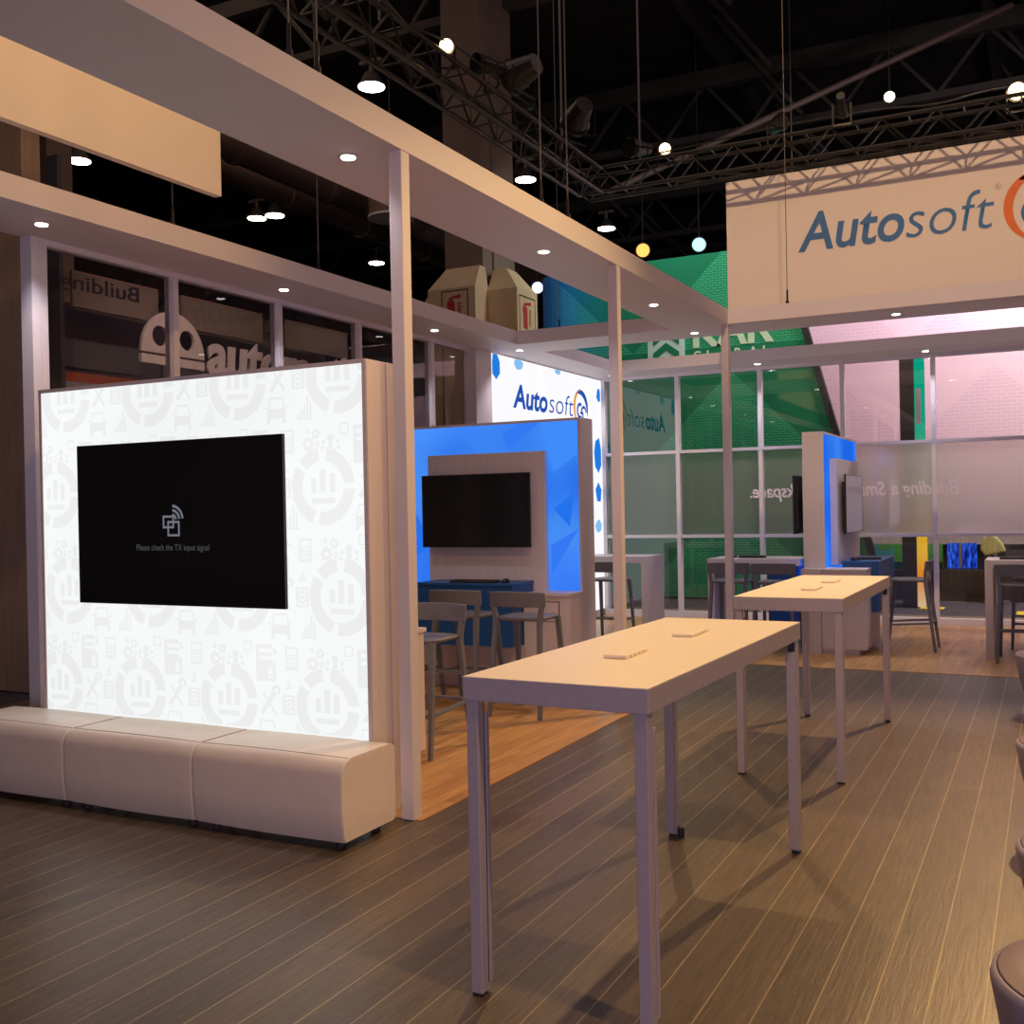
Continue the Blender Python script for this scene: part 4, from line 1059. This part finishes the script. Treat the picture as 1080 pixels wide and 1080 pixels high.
# dome with two round eyes: fan of strips around the holes
def dome():
    n = 72
    for i in range(n):
        u0 = -R + 2 * R * i / n; u1 = -R + 2 * R * (i + 1) / n
        def top(u): return math.sqrt(max(0, R * R - u * u))
        def hole(u):
            for s in (-1, 1):
                d = hr * hr - (u - s * hy) ** 2
                if d > 0: return (.26 - math.sqrt(d), .26 + math.sqrt(d))
            return None
        a, b = hole(u0 + 1e-6), hole(u1 - 1e-6)
        if a or b:
            a = a or (.26, .26); b = b or (.26, .26)
            mb.poly([(cy_ + u0, cz_), (cy_ + u1, cz_), (cy_ + u1, cz_ + b[0]), (cy_ + u0, cz_ + a[0])], oz, .05)
            mb.poly([(cy_ + u0, cz_ + a[1]), (cy_ + u1, cz_ + b[1]), (cy_ + u1, cz_ + max(b[1] + .001, top(u1))), (cy_ + u0, cz_ + max(a[1] + .001, top(u0)))], oz, .05)
        else:
            t0, t1 = max(.002, top(u0)), max(.002, top(u1))
            mb.poly([(cy_ + u0, cz_), (cy_ + u1, cz_), (cy_ + u1, cz_ + t1), (cy_ + u0, cz_ + t0)], oz, .05)
dome()
mb.build('emblem', M['white_lt'], t)
MB().box(-12, -11.95, 12.14 - .655, 12.14 + .655, 3.86, 3.99).build('emblem_bar', M['white_lt'], t)
put('lettering', fit_text(text_mesh('automotive', 1.0, bold=.03, shear=.1, extrude=.02), lambda u, v, w: (-11.97 + w, 12.87 + u, 3.84 + v), 4.7), M['white_lt'], t)
t = thing('trade_stand', 'dim neighbouring trade stand seen through the side glass, with brown boards imitating sign reflections', 'trade stand', (-12.5, 12, 0))
for y0, y1 in ((10.91, 12.58), (13.1, 15.1), (15.8, 17.7)):
    MB().box(-12.76, -12.7, y0, y1, 4.67, 5.18).build('reflection_board', M['board'], t)  # boards stand in for hanging signs mirrored in the side glass
    MB().box(-12.76, -12.695, y0, y1, 5.1805, 5.195).build('reflection_edge', M['thinline'], t)
MB().box(-13.6, -13.5, 9, 18, 0, 4.9).build('back_wall', M['purple'], t)
for y0, y1 in ((9.9, 10.8), (11.2, 12.9), (13.4, 15.5)): MB().box(-13.499, -13.45, y0, y1, 3.9, 4.35).build('slate_panel', M['slate'], t)
for y0, y1 in ((9.9, 10.8), (11.2, 13.2)): MB().box(-13.499, -13.40, y0, y1, 2.9, 3.7).build('dark_screen', M['blackm'], t)
MB().box(-11.1, -11.0, 9.3, 11.3, 3.30, 3.42).build('orange_band', M['orangeband'], t)
MB().box(-11.1, -11.0, 9.3, 11.3, 2.4, 3.299).build('pale_counter_front', M['ledgewhite'], t)

# ------------------------------------------------------------------ far banners
t = thing('green_banner', 'huge green printed fabric banner with white lettering and slanted black edge behind the glass', 'banner', (-5, 17.5, 0))
def gx(z): return -2.36 - (z) * .267
def slab(pts, y0, y1, m_, nm, par, lb=None):
    return MB().poly(pts, lambda u, v, w: (u, y0 + w, v), y1 - y0).build(nm, m_, par, lb)
mb = MB()
n = 12; pts = []
outl = [(-7.6, 0.02), (gx(0), .02), (gx(5.78), 5.78), (-7.6, 5.78)]
mb.poly(outl, lambda u, v, w: (u, 17.3 + w, v), .08)
for i in range(n):        # curved left end wrapping away
    a0, a1 = PI / 2 * i / n * 1.3, PI / 2 * (i + 1) / n * 1.3; Rr = .8
    p0 = (-7.6 - Rr * math.sin(a0), 17.3 + Rr * (1 - math.cos(a0))); p1 = (-7.6 - Rr * math.sin(a1), 17.3 + Rr * (1 - math.cos(a1)))
    mb.b.faces.new([mb.b.verts.new(q) for q in ((p0[0], p0[1], .02), (p1[0], p1[1], .02), (p1[0], p1[1], 5.78), (p0[0], p0[1], 5.78))])
mb.build('fabric', M['green'], t)
slab([(gx(0), .02), (gx(0) + .10, .02), (gx(5.78) + .10, 5.78), (gx(5.78), 5.78)], 17.26, 17.40, M['blackm'], 'black_edge', t)
slab([(-6.13, 3.93), (-5.48, 3.93), (-5.48, 4.62), (-6.13, 4.62)], 17.28, 17.299, mat('pale_mint_print', (.62, .80, .70), .7), 'emblem_square', t)
mg = mat('green_print', (.0, .20, .09), .7)
for z in (4.05, 4.30):
    slab([(-6.03, z), (-5.80, z + .17), (-5.57, z), (-5.57, z + .13), (-5.80, z + .30), (-6.03, z + .13)], 17.27, 17.279, mg, 'chevron_print', t)
mint = mat('pale_green_letters', (.62, .80, .56), .7)
put('lettering', fit_text(text_mesh('KAR', .75, bold=.022), lambda u, v, w: (-5.33 + u, 17.29, 4.24 + v), 1.36), mint, t, 'large pale letters')
for k, ch in enumerate('GLOBAL'):
    put('letter', fit_text(text_mesh(ch, .20, bold=.006), lambda u, v, w: (-5.33 + .235 * k + u, 17.29, 4.02 + v)), mint, t)

t = thing('pink_banner', 'huge pale pink printed fabric hanging beyond the back glazing at right', 'banner', (0, 19, .8))
MB().box(-5.5, 8, 19.0, 19.06, .981, 5.15).build('fabric', M['pink'], t)
for x in (-4, 1.5, 7): MB().cyl((x, 19.03, 5.15), (x, 19.03, 12.6), .008, n=6).build('hanging_wire', M['wire'], t)
MB().box(-5.5, 8, 18.98, 19.08, .84, .98).build('hem_pipe', mat('pale_tan_hem', (.5, .38, .30), .8), t)
t = thing('graphic_tower', 'narrow dark tower with a lit teal and orange edge between the banners', 'tower', (-1.82, 16.9, 0))
MB().box(-1.99, -1.79, 16.7, 17.3, 0, 3.9).build('dark_face', M['towerdark'], t)
MB().box(-1.789, -1.69, 16.75, 17.25, 0, 3.9).build('lit_edge', M['strip'], t)
MB().box(-1.765, -1.70, 16.73, 16.749, 2.72, 3.25).build('picture_print', M['ledgewhite'], t)
t = thing('green_partition', 'lit green partition low behind the glass right of the kiosk', 'partition', (-2, 18.4, .4))
MB().box(-3.1, -1.58, 18.4, 18.5, .48, .87).build('panel', M['greenwall'], t)
MB().box(-3.1, -1.58, 18.38, 18.399, .42, .58).build('dark_green_skirt', mat('dark_green_skirt', (.01, .05, .025), .8), t)
t = thing('waterfall_display', 'glowing blue water display with a bright tube in its middle beyond the glass', 'display', (-1.27, 18.2, .4))
MB().box(-1.49, -1.06, 18.2, 18.3, .49, .89).build('water_curtain', M['e_water'], t)
MB().cyl((-1.29, 18.14, .50), (-1.29, 18.14, .89), .025, n=10).build('bright_tube', M['chrome'], t)
tag(center(MB().box(-3.3, 6, 18.0, 18.12, 0, .475).build('stage_riser', M['bandwood'])), 'dark brown raised stage front beyond the back glass', 'stage')
tag(center(MB().box(-.90, 6, 18.5, 18.6, 0, .86).build('dark_screen_panel', M['blackm'])), 'black screen panel beyond the glass at the right edge', 'panel')
t = thing('lounge_chair', 'yellow-green curved chair beyond the glass, left of the right-hand counter', 'chair', (-.79, 17.7, 0))
MB().poly([(-.98, .82), (-.93, 1.0), (-.86, 1.05), (-.76, 1.02), (-.66, .90), (-.62, .78), (-.9, .72)], lambda u, v, w: (u, 17.6 + w, v), .25).bevel(.03, 2).build('backrest', M['yelgreen'], t)
MB().cyl((-.76, 17.72, .03), (-.76, 17.72, .75), .03, n=12).build('pedestal', M['chrome'], t)
MB().cyl((-.76, 17.72, -.012), (-.76, 17.72, .03), .18, n=24).build('base', M['chrome'], t)
for x0, x1, y0, y1, lb in ((-1.75, -1.42, 16.55, 16.85, 'yellow patch on the dark carpet beside the tower foot'), (-.45, .6, 15.9, 16.5, 'yellow patch on the dark carpet behind the right-hand counter')):
    tag(center(MB().box(x0, x1, y0, y1, -.011, -.004).build('carpet_patch', M['yellow'])), lb, 'carpet patch', 'yellow carpet patches')

# ------------------------------------------------------------------ lights
W = bpy.data.worlds.new('World'); bpy.context.scene.world = W; W.use_nodes = True
W.node_tree.nodes['Background'].inputs[0].default_value = (.75, .55, .62, 1); W.node_tree.nodes['Background'].inputs[1].default_value = .035
def light(kind, name, loc, aim, power, col, size=.1, **k):
    l = bpy.data.lights.new(name, kind); l.energy = power; l.color = col
    if kind == 'AREA': l.shape = 'DISK'; l.size = size
    if kind == 'SPOT': l.shadow_soft_size = size; l.spot_size = math.radians(k.get('angle', 60)); l.spot_blend = k.get('blend', .4)
    if kind == 'POINT': l.shadow_soft_size = size
    o = bpy.data.objects.new(name, l); C.objects.link(o); o.location = loc
    o.rotation_euler = (Vector(aim) - Vector(loc)).to_track_quat('-Z', 'Y').to_euler()
    return o
WARM = (1, .61, .26)
light('SPOT', 'truss_lamp', (.05, 11.45, 5.60), (-.9, 4.6, .6), 1500, WARM, .05, angle=66, blend=.6)
light('SPOT', 'truss_lamp', (-3.2, 8.7, 5.7), (-1.4, 4.4, .4), 520, WARM, .05, angle=70, blend=.6)
light('SPOT', 'truss_lamp', (.95, 2.4, 5.7), (-1.8, 5.0, .6), 540, WARM, .05, angle=62, blend=.6)
light('SPOT', 'truss_lamp', (4.5, 5.0, 5.6), (-2.9, 6.0, 3.2), 170, WARM, .12, angle=66, blend=.7)
light('SPOT', 'truss_lamp', (-.3, 3.4, 9.4), (-.9, 12.0, 4.6), 1850, (1, .68, .40), .15, angle=40, blend=.5)
light('SPOT', 'truss_lamp', (-1.5, 3.5, 6.4), (-5.2, 4.0, 4.3), 470, WARM, .12, angle=60, blend=.6)
# hall lighting high above (pinkish highbays, summed into broad lamps)
light('AREA', 'hall_highbays', (-4, 5, 11.5), (-4, 5, 0), 230, (1, .70, .66), 11)
light('AREA', 'hall_highbays', (-14, 15, 11.5), (-14, 15, 0), 110, (1, .70, .55), 9)
light('AREA', 'hall_highbays', (3, 16, 11.5), (3, 16, 0), 110, (1, .72, .72), 8)
# added purple fill behind the camera, brightens soffits and upright faces
light('AREA', 'purple_fill', (2.5, -5, 1.6), (-3.5, 6, 3.8), 250, (.88, .70, .98), 5)
light('SPOT', 'stand_fill', (-8.6, 10.6, 6.6), (-12, 13.2, 4.0), 190, (1, .72, .62), .2, angle=75, blend=.8)  # added spot that brightens the neighbouring stand and its emblem
# banner floods
light('AREA', 'banner_flood', (-5.3, 15.6, 7.4), (-5.3, 17.3, 4.4), 62, (.85, 1, .95), 1.2)
light('AREA', 'banner_flood', (.8, 16.2, 7.6), (.6, 19.0, 2.8), 560, (1, .92, 1), 1.5)
for x, y, _ in DL:
    light('SPOT', 'downlight_beam', (x, y, ZS - .02), (x, y, 0), 42, (.93, .88, 1), .03, angle=110, blend=.9)

# ------------------------------------------------------------------ camera
yaw, pitch, roll = .4713, -.0045, -.0194
cy, sy = math.cos(yaw), math.sin(yaw)
f = Vector((-sy * math.cos(pitch), cy * math.cos(pitch), math.sin(pitch)))
r = Vector((cy, sy, 0)); u = r.cross(f)
c, s = math.cos(roll), math.sin(roll)
R_ = c * r + s * u; U_ = -s * r + c * u
cd = bpy.data.cameras.new('camera'); co = bpy.data.objects.new('camera', cd); C.objects.link(co)
cd.sensor_width = 36; cd.lens = 1116.02 * 36 / 1080; cd.clip_end = 200
m4 = Matrix((R_, U_, -f)).transposed().to_4x4(); m4.translation = Vector((0, 0, 1.6)); co.matrix_world = m4
sc = bpy.context.scene; sc.camera = co
sc.view_settings.view_transform = 'Standard'; sc.view_settings.look = 'None'; sc.view_settings.gamma = 1
sc.view_settings.use_curve_mapping = False; sc.view_settings.exposure = 0.0
for o in bpy.data.objects:
    if '_local' in o: del o['_local']
